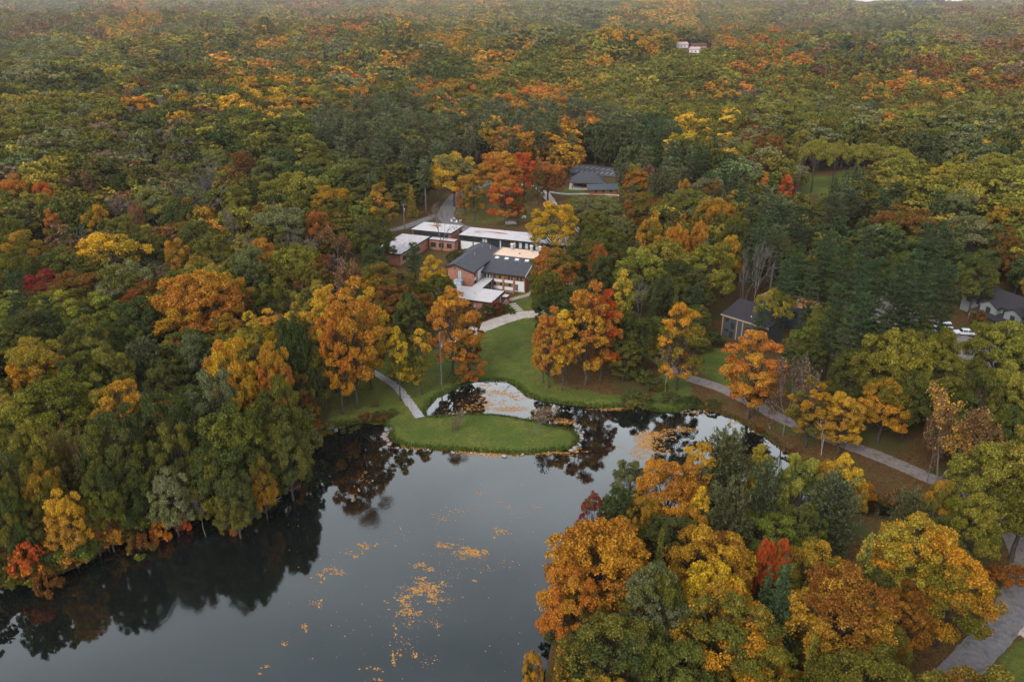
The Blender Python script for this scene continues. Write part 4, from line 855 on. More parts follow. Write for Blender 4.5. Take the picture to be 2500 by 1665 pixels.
CR = random.Random(11)
def jit(c, a=0.26):
    k = 1 + CR.uniform(-a, a); h = CR.uniform(-0.6, 0.6) * a; return [max(0.004, c[0] * k * (1 + h)), max(0.004, c[1] * k * (1 - h * 0.35)), max(0.004, c[2] * k * (1 + CR.uniform(-0.2, 0.15)))]
PLACED = []   # (kind, x, y, h, width, colours, zone-less)
def place_tree(kind, X, Y, H, W, cols, rz=None, ja=0.26):
    key = kind + str(CR.randrange(NVAR[kind])); tm, cm, h0, w0 = PROTO[key]
    s = (W / w0, W / w0, H / h0)
    zg = float(hill(X, Y)); sd1 = float(poly_sd(np.array([[X, Y]]), LAKE)[0])
    if sd1 < 2.2: zg += float(-2.2 * (1 - sstep(-4.0, 2.2, sd1)))
    e = empty(KIND[kind][0], (X, Y, zg), CR.uniform(0, 6.28) if rz is None else rz); e.scale = s
    if tm: o = link('trunk', tm, e)
    ca = jit(PAL[cols[0]], ja); cb = jit(PAL[cols[-1]], ja)
    if cm:
        o = link('crown', cm, e); o['leaf_a'] = ca; o['leaf_b'] = cb
    PLACED.append([e, kind, X, Y, H, W, cols]); return e
for r in tree_rows: place_tree(*r, ja=0.13)
# ------------------------------------------------------------------ woods: fill between the placed trees
KEEP = [(1110,650),(1150,640),(1190,640),(1240,650),(1290,660),(1130,690),(1200,690),(1260,690),(1285,700),(1180,600),(1250,590),(1320,600),(1150,570),(1220,575),(1300,590),(1020,550),(1060,560),(1090,560),(960,590),(990,600),(1100,580),(1150,720),(1200,720),(1220,740),(1250,740),(1280,735),
        (1180,800),(1240,780),(1290,770),(1180,860),(1240,840),(1290,830),(1220,890),(1140,900),(1270,880),(1300,930),(1500,950),(1560,960),(1620,950),(1700,940),(1760,950),(1800,970),(1880,1020),(1960,1050),(2060,1085),(2140,1120),(2210,1150),(1740,880),(1720,910),(1790,920),(1700,1000),(1650,970),
        (1770,770),(1800,750),(1820,770),(1780,800),(1765,810),(1880,740),(1940,750),(1900,760),(1900,1000),(2000,1100),(2100,1130),(2180,1150),(2100,1090),(2230,1100),(2150,1060),(2200,1040),(2400,720),(2430,730),(2460,740),(2480,750),(2380,710),(2370,698),(2420,706),(2450,716),(2490,735),(2360,700),(2310,800),(2355,812),(2390,835),(2400,850),
        (1110,470),(1100,500),(1080,530),(1030,545),(1150,555),(1200,565),(1260,570),(1300,555),(1330,470),(1320,500),(1250,500),(1200,500),(1180,530),(1120,540),(1280,530),(1430,430),(1410,450),(1450,435),(1480,455),(1500,450),(1450,470),(1500,425),(1470,415),(1430,405),(1185,375),(1200,372),
        (2260,365),(2290,370),(2240,360),(1990,440),(2000,460),(2110,420),(2060,430),(1660,115),(1697,125),(1715,115),(1745,108),(2460,1540),(2400,1600),(2340,1640),(2490,1450),(2480,1600),(2440,1640),(2495,1400),(2380,1650),
        (920,930),(950,960),(1000,1000),(980,1010),(1050,920),(850,1010),(930,1010),(900,990),(960,930),(2010,1080),(1990,1020),(1545,640),(1550,655),(1510,545),(2150,1236),(368,886),(1160,820),(1060,850),(1420,950),(1590,900),(1640,900)]
KEEP = np.array(KEEP, float)
hand = np.array([[r[1], r[2], r[3], r[4]] for r in tree_rows])
hp = []
for (X, Y, H, W) in hand:
    for fz in (0.92, 0.72):
        a = project(X, Y, H * fz); hp.append((a[0], a[1], Y))
HP = np.array(hp)
ROADP = np.concatenate([r[0] for r in ROADS]); ROADW = np.concatenate([np.full(len(r[0]), r[1]) for r in ROADS])
# autumn tints over the wood, by the part of the wood (photo position of the treetop)
ANCH = [(150,330,'OOSLOLOGOP'),(450,330,'OOSBLKOGPO'),(150,250,'OLOOSL'),(450,250,'OOLAOKOG'),(150,180,'OOSLG'),(450,170,'OGOSB'),(700,160,'OOGSOA'),(650,230,'LOYAOOG'),(750,240,'RAOOSLOG'),(850,220,'RVAOSOGO'),(950,215,'OAOGS'),(1080,210,'ROAOSBOO'),(1180,215,'ROOAOO'),(1300,215,'AROOL'),
        (800,290,'nnnnnE'),(900,290,'nnnnG'),(1000,300,'nnnnO'),(1100,330,'nnnnG'),(1200,290,'nnnnA'),(1300,290,'nnnA'),(1400,300,'nnnAR'),(1500,320,'nnnnG'),(1600,330,'nnnGN'),(1650,390,'nnNN'),(900,350,'nnnnG'),(1230,320,'AAnR'),(1330,330,'AAnn'),
        (700,330,'OGOLO'),(560,300,'OOLG'),(750,390,'OGO'),(900,420,'OGn'),(1550,220,'LOOS'),(1700,230,'LOOGAO'),(1900,240,'LOOK'),(1700,300,'OOGAY'),(1900,300,'OBOKS'),(2050,260,'OGOSO'),(2250,230,'BOAOOLRO'),(2400,200,'BOAOLOO'),(2100,190,'OOOAB'),(2300,280,'OGSO'),(2450,260,'OSOGL'),
        (1900,180,'LOOR'),(1450,160,'OOLA'),(1300,170,'OOGL'),(1100,160,'GGOO'),(1200,120,'OOGLSA'),(950,110,'OOLAGS'),(700,90,'OSAOLO'),(500,110,'OAOGOLS'),(300,110,'OLAOSL'),(100,120,'OSOLS'),(100,60,'OSPLS'),(300,60,'SOAPL'),(500,50,'SOOPL'),(800,50,'LOROSSP'),(1100,40,'AOSOL'),
        (1400,50,'OGOLS'),(1600,60,'OLOA'),(1800,70,'OLOSRO'),(2000,60,'GOLPS'),(2200,80,'GNOLS'),(2400,70,'OBPSL'),(2300,130,'PBOLO'),(2450,120,'PBOL'),(1700,150,'OLLO'),(1500,100,'LAOG'),(1850,110,'ROLO'),(2100,130,'KBON'),
        (200,700,'OGLO'),(400,900,'GOLG'),(100,900,'OGLO'),(500,1000,'GO'),(200,1150,'OGOL'),(300,600,'OGOBPLGK'),(500,650,'GOAOGL'),(700,600,'OGLBK'),(850,560,'OB'),(2100,550,'nNOG'),(1950,560,'NnOLG'),(2250,600,'NNGO'),(2400,500,'OGSLB'),(2350,450,'OL'),(1700,520,'OGLA'),(1500,560,'OG'),(1700,700,'nNGO'),(1800,650,'nNGO'),(1650,650,'GO'),
        (2100,900,'GO'),(2300,900,'GO'),(2400,1100,'OL'),(1700,1300,'OGAB'),(1900,1400,'GOAB'),(1500,1450,'OGAY'),(2200,1450,'OB'),(2000,1250,'EO'),(1600,1250,'OG')]
AP = np.array([(a[0], a[1] * 1.6) for a in ANCH], float)
def tint(px, py):
    return ANCH[int(np.argmin((AP[:, 0] - px) ** 2 + (AP[:, 1] - py * 1.6) ** 2))][2]
_sg = np.random.default_rng(99); STX = _sg.uniform(0, 1, (64, 64))
def stand_pick(X, Y, cs, rnd):
    """neighbouring trees form stands of one tint"""
    sz = 34 + 0.03 * Y; u = X / sz + 0.35 * math.sin(Y / sz * 1.7); v = Y / sz + 0.35 * math.sin(X / sz * 1.9)
    if rnd.random() < 0.62: return cs[int(STX[int(math.floor(u)) % 64, int(math.floor(v)) % 64] * len(cs)) % len(cs)]
    return cs[int(rnd.integers(len(cs)))]
FARM = np.array([(o.location.x, o.location.y) for o in FARM_OBJ])
FKEEP = np.array([(1650,114),(1660,112),(1672,114),(1682,122),(1690,126),(1700,124),(1706,128),(1700,116),(1712,114),(1724,114),(1740,110),(1690,118),(1676,118)], float)
g = np.random.default_rng(5)
def grid_pts(y0, y1, sp, margin):
    out = []
    yy = y0
    while yy < y1:
        hw = yy * 0.78 + margin; n = int(2 * hw / sp)
        xs = -hw + (np.arange(n) + g.uniform(0, 1, n)) * sp; ys = yy + g.uniform(-0.5, 0.5, n) * sp
        out.append(np.stack([xs, ys], 1)); yy += sp
    return np.concatenate(out)
near_p = np.concatenate([grid_pts(45, 300, 7.6, 75), grid_pts(305, 900, 9.2, 75)])
rr_ = np.hypot(near_p[:, 0], near_p[:, 1])
sdl2 = poly_sd(near_p, LAKE); near_p = near_p[sdl2 > 2.5]
FILL = []; occ = [tuple(h) for h in hand]
OC = np.array([(h[0], h[1], h[3]) for h in hand])
BLD = np.array([C_loc(a, b) for a in np.arange(-58, 6, 4) for b in np.arange(-22, 48, 4)] + [(58 + 8 * i * 0.68 + j, 192 - 8 * i * 0.73 + j) for i in range(3) for j in (0, 5, 10, 14)] + [(130 + i * 2, 204 - 4.6 * i) for i in range(6)] + [(35, 368), (42, 370), (40, 352), (46, 352)])
lawn_polys = [np.array(gp(L)) for k, L in enumerate(LAWNS_PX) if k not in (9, 10)]
LWN = np.min([poly_sd(near_p, L) for L in lawn_polys] + [poly_sd(near_p, np.array(gp(q))) for q in ([(1380,398),(1530,414),(1526,440),(1392,430)], [(2130,720),(2240,760),(2420,850),(2440,920),(2330,900),(2200,830),(2080,760)],
      [(1100,470),(1330,440),(1420,470),(1400,560),(1330,590),(1090,560)], [(1680,930),(1900,1080),(2100,1200),(2280,1250),(2480,1330),(2300,1140),(2000,1000),(1800,920)], [(1960,420),(2180,400),(2200,440),(1960,480)])], axis=0)
for i, (X, Y) in enumerate(near_p):
    if LWN[i] < 1.0: continue
    if ((BLD[:, 0] - X) ** 2 + (BLD[:, 1] - Y) ** 2).min() < 36: continue
    dr = np.hypot(ROADP[:, 0] - X, ROADP[:, 1] - Y) - ROADW
    if dr.min() < 2.5: continue
    zg = float(hill(X, Y)); D = math.hypot(X, Y)
    H = g.uniform(13, 22) * (0.82 + 0.42 * STX[int(X // 60) % 64, int(Y // 75) % 64]) if D > 300 else g.uniform(11, 17)
    px, pyt, zc = project(X, Y, zg + H)
    cs = tint(px, pyt); c = stand_pick(X, Y, cs, g); pine = c in 'nN'
    if pine: H = g.uniform(18, 24); pyt = project(X, Y, zg + H)[1]
    W = H * (g.uniform(0.5, 0.85) if D < 300 else g.uniform(0.55, 0.92)) if not pine else H * g.uniform(0.28, 0.40)
    if 600 < D and Y < 1500 and ((np.abs(FKEEP[:, 0] - px) < 8 * F_PX / zc) & (FKEEP[:, 1] > pyt) & (FKEEP[:, 1] < project(X, Y, zg)[1])).any(): continue
    if D < 420:
        dd = np.hypot(OC[:, 0] - X, OC[:, 1] - Y)
        if (dd < 0.30 * OC[:, 2] + 0.22 * W).any(): continue
        wp = W / 2 * F_PX / zc * 1.05; pb = project(X, Y, zg)[1]; bot = pb if pine else pb - (pb - pyt) * 0.08
        m = (np.abs(KEEP[:, 0] - px) < wp) & (KEEP[:, 1] > pyt - 3) & (KEEP[:, 1] < bot)
        if m.any(): continue
        m = (np.abs(HP[:, 0] - px) < wp * 0.9) & (HP[:, 1] > pyt) & (HP[:, 1] < bot) & (HP[:, 2] > Y)
        if m.any():
            H *= 0.62; W *= 0.8; pyt = project(X, Y, zg + H)[1]
            m = (np.abs(HP[:, 0] - px) < wp * 0.8) & (HP[:, 1] > pyt) & (HP[:, 1] < bot) & (HP[:, 2] > Y)
            if m.any(): continue
    FILL.append((D, X, Y, H, W, c, cs, px, pyt, zc))
FILL.sort(key=lambda r: -(r[3] * r[4]) / r[9] ** 2)
budget = 300 - sum(1 for p in PLACED if p[1] not in ('bush', 'sapling'))
indiv = []; rest = []
for r in FILL:
    vis = -40 < r[7] < 2540 and 0 < r[8] < 1640
    if len(indiv) < budget and vis: indiv.append(r)
    else: rest.append(r)
for (D, X, Y, H, W, c, cs, *_) in indiv:
    c2 = cs[CR.randrange(len(cs))]
    kind = {'n': 'redpine', 'N': 'pine', 'K': 'bare', 'P': 'sparse'}.get(c, 'tall' if CR.random() < 0.3 else 'oak')
    cc = {'n': 'E'}.get(c, c) + {'n': 'E', 'N': 'N', 'K': 'O'}.get(c2, c2)
    if kind in ('redpine', 'pine'): cc = cc[0] + cc[0]
    place_tree(kind, X, Y, H, W, cc)

# --- everything farther off is one wood nobody could count
pk = bpy.data.collections.new('tree_kinds'); KEYS = []
def add_kind(key):
    tm, cm, h0, w0 = PROTO[key]; src = [m for m in (tm, cm) if m]
    bm = bmesh.new(); mats = []
    vs = []; fs = []; mi = []; hv = []; lv = []; off = 0
    for m in src:
        n = len(m.vertices); a = np.empty(n * 3, np.float32); m.vertices.foreach_get('co', a); vs.append(a.reshape(-1, 3))
        l = np.empty(len(m.loops), np.int32); m.loops.foreach_get('vertex_index', l); fs.append(l + off); off += n; k = len(m.polygons)
        mi.append(np.full(k, len(mats))); mats.append(m.materials[0])
        for nm, L in (('hv', hv), ('lv', lv)):
            q = np.zeros(k, np.float32)
            if nm in m.attributes: m.attributes[nm].data.foreach_get('value', q)
            L.append(q)
    bm.free()
    me = np_mesh('wood_kind', np.concatenate(vs), np.concatenate(fs), 4, mats, {'hv': np.concatenate(hv), 'lv': np.concatenate(lv)}, np.concatenate(mi))
    o = bpy.data.objects.new('kind_%02d_%s' % (len(KEYS), key), me); pk.objects.link(o); KEYS.append(key)
for k in [q for q in PROTO if '_' in q] + ['oak0', 'oak2', 'oak3', 'tall0', 'tall1', 'pine0', 'redpine0', 'bare0', 'sparse0']: add_kind(k)
KI = {k: i for i, k in enumerate(KEYS)}
pts = []; pi = []; rot = []; scl = []; la = []; lb = []
gc = np.random.default_rng(21)
def put(X, Y, zg, H, W, c, c2, lod):
    if lod == 'h': key = {'n': 'redpine0', 'N': 'pine0', 'K': 'bare0', 'P': 'sparse0'}.get(c) or ('oak0', 'oak2', 'oak3', 'tall0', 'tall1')[gc.integers(5)]
    elif c in 'nN': key = ('redpine_m%d' % gc.integers(3) if c == 'n' else 'pine_m%d' % gc.integers(2)) if lod == 'm' else 'pine_f%d' % gc.integers(2)
    elif lod == 'm': key = 'bare_m0' if c == 'K' else ('sparse_m0' if c == 'P' and gc.random() < 0.5 else ('tall_m%d' % gc.integers(3) if gc.random() < 0.35 else 'oak_m%d' % gc.integers(4)))
    elif lod == 'f': key = 'oak_f%d' % gc.integers(3) if gc.random() < 0.7 else 'tall_f%d' % gc.integers(2)
    else: key = 'oak_z%d' % gc.integers(2)
    _, _, h0, w0 = PROTO[key]; pts.append((X, Y, zg)); pi.append(KI[key]); rot.append(gc.uniform(0, 6.28)); scl.append((W / w0, W / w0, H / h0))
    a = PAL['E' if c == 'n' else c]; b = PAL['E' if c2 == 'n' else c2]
    if c in 'nN': b = a
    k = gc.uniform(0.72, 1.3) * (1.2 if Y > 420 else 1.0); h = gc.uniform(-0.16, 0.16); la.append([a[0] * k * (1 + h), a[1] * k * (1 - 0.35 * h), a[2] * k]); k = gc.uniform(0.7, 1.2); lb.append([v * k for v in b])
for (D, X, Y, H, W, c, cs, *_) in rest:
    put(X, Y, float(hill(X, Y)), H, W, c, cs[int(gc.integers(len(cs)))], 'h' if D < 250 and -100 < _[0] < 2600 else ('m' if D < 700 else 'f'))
for (y0, y1, sp, lod) in ((900, 2300, 12.0, 'f'), (2300, 4200, 13.0, 'z'), (4200, 8200, 24.0, 'z')):
    p = grid_pts(y0, y1, sp, 60); Hs = g.uniform(13, 26, len(p)) * (1 if sp < 12.5 else (1.1 if sp < 20 else 1.25)); zz = hill(p[:, 0], p[:, 1])
    for (X, Y), H, zg in zip(p, Hs, zz):
        H *= 0.72 + 0.6 * STX[int(X // (55 + 0.02 * Y)) % 64, int(Y // (70 + 0.03 * Y)) % 64]; H *= 1.3 if gc.random() < 0.06 else 1.0
        if 800 < Y < 1900:            # clearing of the far farm
            if ((FARM[:, 0] - X) ** 2 + (FARM[:, 1] - Y) ** 2).min() < 26 ** 2: continue
            px, py, zc = project(X, Y, zg + H); wp = 6 * F_PX / zc; pb = project(X, Y, zg)[1]
            if Y < FARM[:, 1].max() and ((np.abs(FKEEP[:, 0] - px) < wp) & (FKEEP[:, 1] > py) & (FKEEP[:, 1] < pb)).any(): continue
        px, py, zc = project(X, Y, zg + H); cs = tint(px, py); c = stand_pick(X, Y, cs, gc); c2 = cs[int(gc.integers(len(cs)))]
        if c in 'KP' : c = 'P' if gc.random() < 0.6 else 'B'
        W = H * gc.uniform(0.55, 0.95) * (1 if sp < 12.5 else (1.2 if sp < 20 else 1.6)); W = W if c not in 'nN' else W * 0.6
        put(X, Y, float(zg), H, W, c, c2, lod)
# single bright far trees seen in the photograph
for (x, y, w, c, c2, kh) in ((925,85,24,'V','V',18),(1780,95,70,'V','R',26),(1810,100,40,'R','V',22),(598,68,36,'A','Y',28),(620,72,30,'A','O',26),(625,80,18,'N','N',24),(700,95,50,'S','S',16),(745,90,34,'S','O',22),(160,105,32,'Y','A',18),(260,122,50,'L','O',18),(225,140,20,'D','D',12),
    (740,145,24,'R','A',18),(768,143,22,'R','A',18),(715,170,18,'R','A',14),(1480,42,22,'A','R',18),(1460,80,20,'Y','A',16),(1620,92,46,'S','G',24),(510,150,70,'B','B',22),(850,175,110,'B','B',18),(420,215,40,'A','O',20),(255,220,60,'A','B',18),(310,215,40,'P','B',20),(2330,95,40,'P','A',26),(2380,90,30,'A','P',24),
    (2260,75,30,'P','L',26),(870,265,46,'V','R',18),(845,245,44,'R','A',18),(900,240,40,'V','R',18),(650,250,60,'G','G',20),(615,215,50,'Y','L',20),(670,212,46,'Y','L',20),(1110,210,34,'D','V',20),(500,270,22,'V','R',14),(1410,238,36,'A','R',20),(1470,235,30,'Y','A',20),(1760,255,40,'A','Y',18),(1835,240,30,'R','V',18),(1720,255,30,'A','Y',18),(2080,170,70,'B','R',18)):
    zg = 0.0; X, Y = ground_pt(x, y, kh)
    for _ in range(8): zg = float(hill(X, Y)); X, Y = ground_pt(x, y, zg + kh)
    if Y > 3000 or Y < 0: continue
    W = w * project(X, Y, zg + kh)[2] / F_PX; put(X, Y, zg, kh, W, c, c2, 'm')
pm = bpy.data.meshes.new('forest'); pm.vertices.add(len(pts)); pm.vertices.foreach_set('co', np.array(pts, np.float32).ravel())
def pattr(nm, typ, val, fld): a = pm.attributes.new(nm, typ, 'POINT'); a.data.foreach_set(fld, np.asarray(val).ravel())
pattr('pi', 'INT', np.array(pi, np.int32), 'value'); pattr('rz', 'FLOAT', np.array(rot, np.float32), 'value'); pattr('sc', 'FLOAT_VECTOR', np.array(scl, np.float32), 'vector')
pattr('leaf_a', 'FLOAT_VECTOR', np.array(la, np.float32), 'vector'); pattr('leaf_b', 'FLOAT_VECTOR', np.array(lb, np.float32), 'vector')
forest = tag(link('forest', pm), 'unbroken autumn woodland of mixed green, olive and orange crowns to the horizon', 'forest', kind='stuff')
ng = bpy.data.node_groups.new('forest', 'GeometryNodeTree')
ng.interface.new_socket('Geometry', in_out='INPUT', socket_type='NodeSocketGeometry'); ng.interface.new_socket('Geometry', in_out='OUTPUT', socket_type='NodeSocketGeometry')
gi = N(ng, 'NodeGroupInput'); go = N(ng, 'NodeGroupOutput'); iop = N(ng, 'GeometryNodeInstanceOnPoints'); ci = N(ng, 'GeometryNodeCollectionInfo')
ci.inputs['Collection'].default_value = pk; ci.inputs['Separate Children'].default_value = True; ci.inputs['Reset Children'].default_value = True
def named(nm, typ): n = N(ng, 'GeometryNodeInputNamedAttribute', data_type=typ); n.inputs['Name'].default_value = nm; return n.outputs['Attribute']
cx = N(ng, 'ShaderNodeCombineXYZ'); ng.links.new(named('rz', 'FLOAT'), cx.inputs['Z'])
ng.links.new(gi.outputs[0], iop.inputs['Points']); ng.links.new(ci.outputs[0], iop.inputs['Instance']); iop.inputs['Pick Instance'].default_value = True
ng.links.new(named('pi', 'INT'), iop.inputs['Instance Index']); ng.links.new(cx.outputs[0], iop.inputs['Rotation']); ng.links.new(named('sc', 'FLOAT_VECTOR'), iop.inputs['Scale'])
ng.links.new(iop.outputs[0], go.inputs[0])
md = forest.modifiers.new('forest', 'NODES'); md.node_group = ng
print('forest instances', len(pts), 'individual trees', len(PLACED))
# ------------------------------------------------------------------ things by the water and the paths
def sized(kind, x, yb, yt, w, cols):
    X, Y = ground_pt(x, yb); b = -(yt - 832.5) / F_PX; H = CAM_H + Y * (-SP + b * CP) / (CP + b * SP)
    return place_tree(kind, X, Y, H, w * project(X, Y, H)[2] / F_PX, cols)
e1 = sized('sapling', 1121, 1046, 1006, 40, 'KP'); e2 = sized('sapling', 1311, 1062, 992, 58, 'PK')
e1['label'] = 'small round grey-brown shrub-like tree on the grassy island'; e2['label'] = 'bare young tree near the right end of the grassy island'
# bushes round the buildings and the pond
for (x, yb, yt, w, c) in ((1190,775,742,34,'G'),(1210,768,735,36,'DB'),(1235,762,745,22,'G'),(1165,782,758,34,'GO'),(1250,768,756,14,'GO'),(1140,640,608,40,'G'),(1328,552,540,26,'G'),(930,1020,1004,44,'GB'),(895,1026,1006,40,'BG'),(960,1012,1000,26,'GO'),(850,1040,1020,50,'GO'),(1560,930,900,60,'OG'),(1600,950,925,50,'GO'),(1640,985,960,50,'G'),(1690,985,968,44,'G'),(1740,990,975,36,'GO'),
        (790,1050,1030,50,'SO'),(1850,1050,1035,34,'BO'),(1930,1100,1082,36,'PB'),(2060,1175,1155,40,'BO'),(1120,930,905,50,'GO'),(1330,725,700,30,'OG'),(1395,760,735,40,'GB'),(2480,1420,1385,60,'BR'),(2395,850,838,20,'GO'),(1450,700,675,44,'GO'),(1740,845,812,46,'G'),(1700,860,838,34,'GO')):
    sized('bush', x, yb, yt, w, c)
g = np.random.default_rng(9)
shore = [(20,1418),(70,1412),(130,1398),(185,1372),(230,1345),(280,1318),(330,1300),(385,1282),(440,1266),(500,1250),(560,1230),(605,1200),(640,1165),(690,1125),(735,1090),(770,1062),(1345,1560),(1365,1480),(1400,1410),(1450,1350),(1520,1300),(1600,1262)]
for k, (x, y) in enumerate(shore): sized('bush', x + g.uniform(-8, 8), y - 3, y - g.uniform(26, 52), g.uniform(45, 80), ['GO', 'BO', 'OG', 'AB', 'OB', 'RA', 'GB'][k % 7])

for k in range(34):
    t = (k + 0.5) / 34 * (len(shore) - 7); i = int(t); x = shore[i][0] + (shore[i+1][0] - shore[i][0]) * (t - i); y = shore[i][1] + (shore[i+1][1] - shore[i][1]) * (t - i)
    sized('bush', x + g.uniform(-10, 10), y - g.uniform(0, 26), y - g.uniform(45, 85), g.uniform(50, 95), ['GO', 'OB', 'OG', 'BO', 'G', 'AO', 'GO', 'SO'][k % 8])

for k in range(16):
    t = (k + 0.5) / 16 * 8; i = int(t); x = shore[i][0] + (shore[i+1][0] - shore[i][0]) * (t - i); y = shore[i][1] + (shore[i+1][1] - shore[i][1]) * (t - i)
    sized('bush', x - 20 + g.uniform(-14, 14), y + g.uniform(-2, 5), y - g.uniform(40, 70), g.uniform(60, 100), ['OG', 'BO', 'AO', 'GO'][k % 4])

# ------------------------------------------------------------------ labels that single each tree out
ORD = ['first', 'second', 'third', 'fourth', 'fifth', 'sixth', 'seventh', 'eighth', 'ninth', 'tenth', 'eleventh', 'twelfth']
def zone(px, py, X, Y):
    if Y < 155 and px < 800: return 'on the left lake bank' if py > 1000 else 'just behind the left bank'
    if Y < 165 and px > 1240: return 'on the near right shore' if px < 1960 else 'by the bottom right road'
    if px < 760 and py > 640: return 'low on the left slope'
    if px < 330: return 'high on the left slope' if py < 500 else 'midway down the left slope'
    if px < 760: return 'uphill left of the lodge' if py < 500 else 'downhill left of the lodge'
    if px < 1180 and py > 640 : return 'between lodge and pond'
    if px < 1000: return 'left of the lodge roofs'
    if px < 1420 and py < 560 and Y < 420: return 'by the road behind the lodge'
    if px < 1420 and py < 560: return 'beyond the turning road'
    if px < 1560 and py > 590: return 'right of the lawn'
    if px < 1860 and py > 660: return 'between pond and grey house'
    if px < 1860 and py > 455: return 'in woods right of lodge'
    if px < 1860: return 'behind the blue-roofed cabin'
    if py > 840: return 'along the right-hand path'
    if py > 630: return 'around the right car park'
    if py > 455: return 'on the right pine slope'
    return 'around the far right meadow'
from collections import defaultdict
grp = defaultdict(list)
for p in PLACED:
    e, kind, X, Y, H, W, cols = p; px, py, _ = project(X, Y, e.location.z + H)
    c1 = CWORD[cols[0]]; c2 = CWORD[cols[-1]]
    cw = '' if kind in ('bare', 'snag') else (c1 if cols[0] == cols[-1] else c1 + ' and ' + c2)
    grp[(cw, KIND[kind][1], zone(px, py, X, Y))].append((px, p))
for (cw, kw, zn), L in grp.items():
    L.sort(key=lambda t: t[0])
    for i, (px, p) in enumerate(L):
        e, kind = p[0], p[1]; base = (cw + ' ' + kw).strip()
        lab = base + ' ' + zn
        if len(L) > 1: lab += ', ' + (ORD[i] + ' from left' if i < len(ORD) else '%dth from left' % (i + 1))
        if 'label' not in e: e['label'] = lab
        e['category'] = 'bush' if kind == 'bush' else 'tree'
        e['group'] = {'bush': 'bushes on the banks and by the buildings', 'sapling': 'young trees on the island'}.get(kind, 'trees of the wood and the grounds')

# ------------------------------------------------------------------ rocks round the island and the banks
def rock_mesh(seed, mt):
    g = np.random.default_rng(seed); bm = bmesh.new(); bmesh.ops.create_icosphere(bm, subdivisions=2, radius=0.5)
    ph = g.uniform(0, 6, 6)
    for v in bm.verts:
        n = v.co.normalized(); v.co *= 1 + 0.16 * math.sin(3 * n.x + ph[0]) + 0.14 * math.sin(4 * n.y + ph[1]) + 0.1 * math.sin(5 * n.z + ph[2]) + g.uniform(-0.05, 0.05); v.co.z *= 0.66
    m = bpy.data.meshes.new('rock'); bm.to_mesh(m); bm.free(); m.materials.append(mt); return m
RM = [rock_mesh(k, M[n]) for k, n in enumerate(('rock_pale', 'rock_pink', 'rock_dark', 'rock_pale', 'rock_dark', 'rock_pale'))]
def rock(x, y, s, k, label, group):
    X, Y = ground_pt(x, y, WATER_Z + 0.1); o = link('rock', RM[k % 6]); o.location = (X, Y, WATER_Z + 0.12 * s); o.rotation_euler = (0, 0, g.uniform(0, 6)); o.scale = (s * g.uniform(0.8, 1.3), s * g.uniform(0.8, 1.2), s)
    tag(o, label, 'rock', group)
g = np.random.default_rng(33)
L1 = [(936,1066),(940,1070),(943,1062),(948,1057),(946,1050),(951,1052),(955,1048),(952,1042),(947,1075),(938,1060),(954,1038),(943,1046),(958,1034),(950,1084),(947,1037),(962,1029),(956,1027),(966,1033)]
for i, (x, y) in enumerate(L1): rock(x, y, g.uniform(0.6, 1.15), (0, 1, 0, 3, 0, 2)[i % 6], 'pale boulder piled at the left tip of the island', 'boulders at the left tip of the island')
L2 = [(1412,1052),(1416,1048),(1423,1055),(1419,1062),(1420,1070),(1417,1076),(1413,1083),(1408,1040),(1416,1088),(1409,1091),(1403,1036),(1395,1099),(1404,1095),(1416,1058)]
for i, (x, y) in enumerate(L2): rock(x, y, g.uniform(0.6, 1.0), (3, 2, 0, 5)[i % 4], 'boulder in the row along the right end of the island', 'boulders at the right end of the island')
L3 = [(971,1093),(1045,1097),(1050,1100),(1106,1104),(1150,1105),(1160,1105),(1175,1108),(1184,1109),(1194,1110),(1231,1113),(1276,1108),(1339,1104)]
for i, (x, y) in enumerate(L3): rock(x, y, g.uniform(0.35, 0.7) if i != 9 else 0.95, (0, 5, 3)[i % 3], 'largest pale stone in open water below the island' if i == 9 else 'small stone in the shallows along the near edge of the island', 'stones in the shallows below the island')
L4 = [(1098,1010),(1107,1010),(1116,1008),(1126,1007),(1135,1006),(1290,1020),(1300,1020),(1310,965),(1322,967),(1334,971),(1343,974),(1353,976),(1292,958),(1280,955)]
for i, (x, y) in enumerate(L4): rock(x, y, g.uniform(0.5, 0.8), 2 + i % 3, 'dark stone edging the small pond', 'stones edging the small pond')
L5 = [(2000,1145),(1990,1138),(1985,1133),(1730,990),(1722,990),(1654,990),(2010,1150),(2016,1156)]
for i, (x, y) in enumerate(L5): rock(x, y, g.uniform(0.5, 0.8), i, 'stone on the far bank beside the right-hand path', 'stones on the path bank')

# ------------------------------------------------------------------ floating leaves, shore grass
g = np.random.default_rng(17)
LC = []; 
def leaf_patch(x, y, rx, ry, n, slant=0.0, tight=1.0):
    n = int(n * (0.8 if y < 1020 and x < 1400 else 1.15)); k = max(5, n // 22); cxy = g.normal(0, 0.42, (k, 2)); w = 0.02 + 0.2 * g.uniform(0, 1, k) ** 2
    i = g.integers(0, k, n); q = cxy[i] + g.normal(0, 1, (n, 2)) * w[i][:, None] * tight
    for a, b in q: LC.append((x + a * rx + b * slant * ry, y + b * ry - a * slant * rx * 0.0, ))
leaf_patch(1220,960,48,14,1500); leaf_patch(1205,985,60,14,900); leaf_patch(1260,972,30,10,500); leaf_patch(1235,998,70,9,1800); leaf_patch(1190,945,30,8,250); leaf_patch(1150,992,40,12,450); leaf_patch(1340,1002,40,12,600); leaf_patch(1375,1030,34,9,700); leaf_patch(1330,1018,36,9,500)
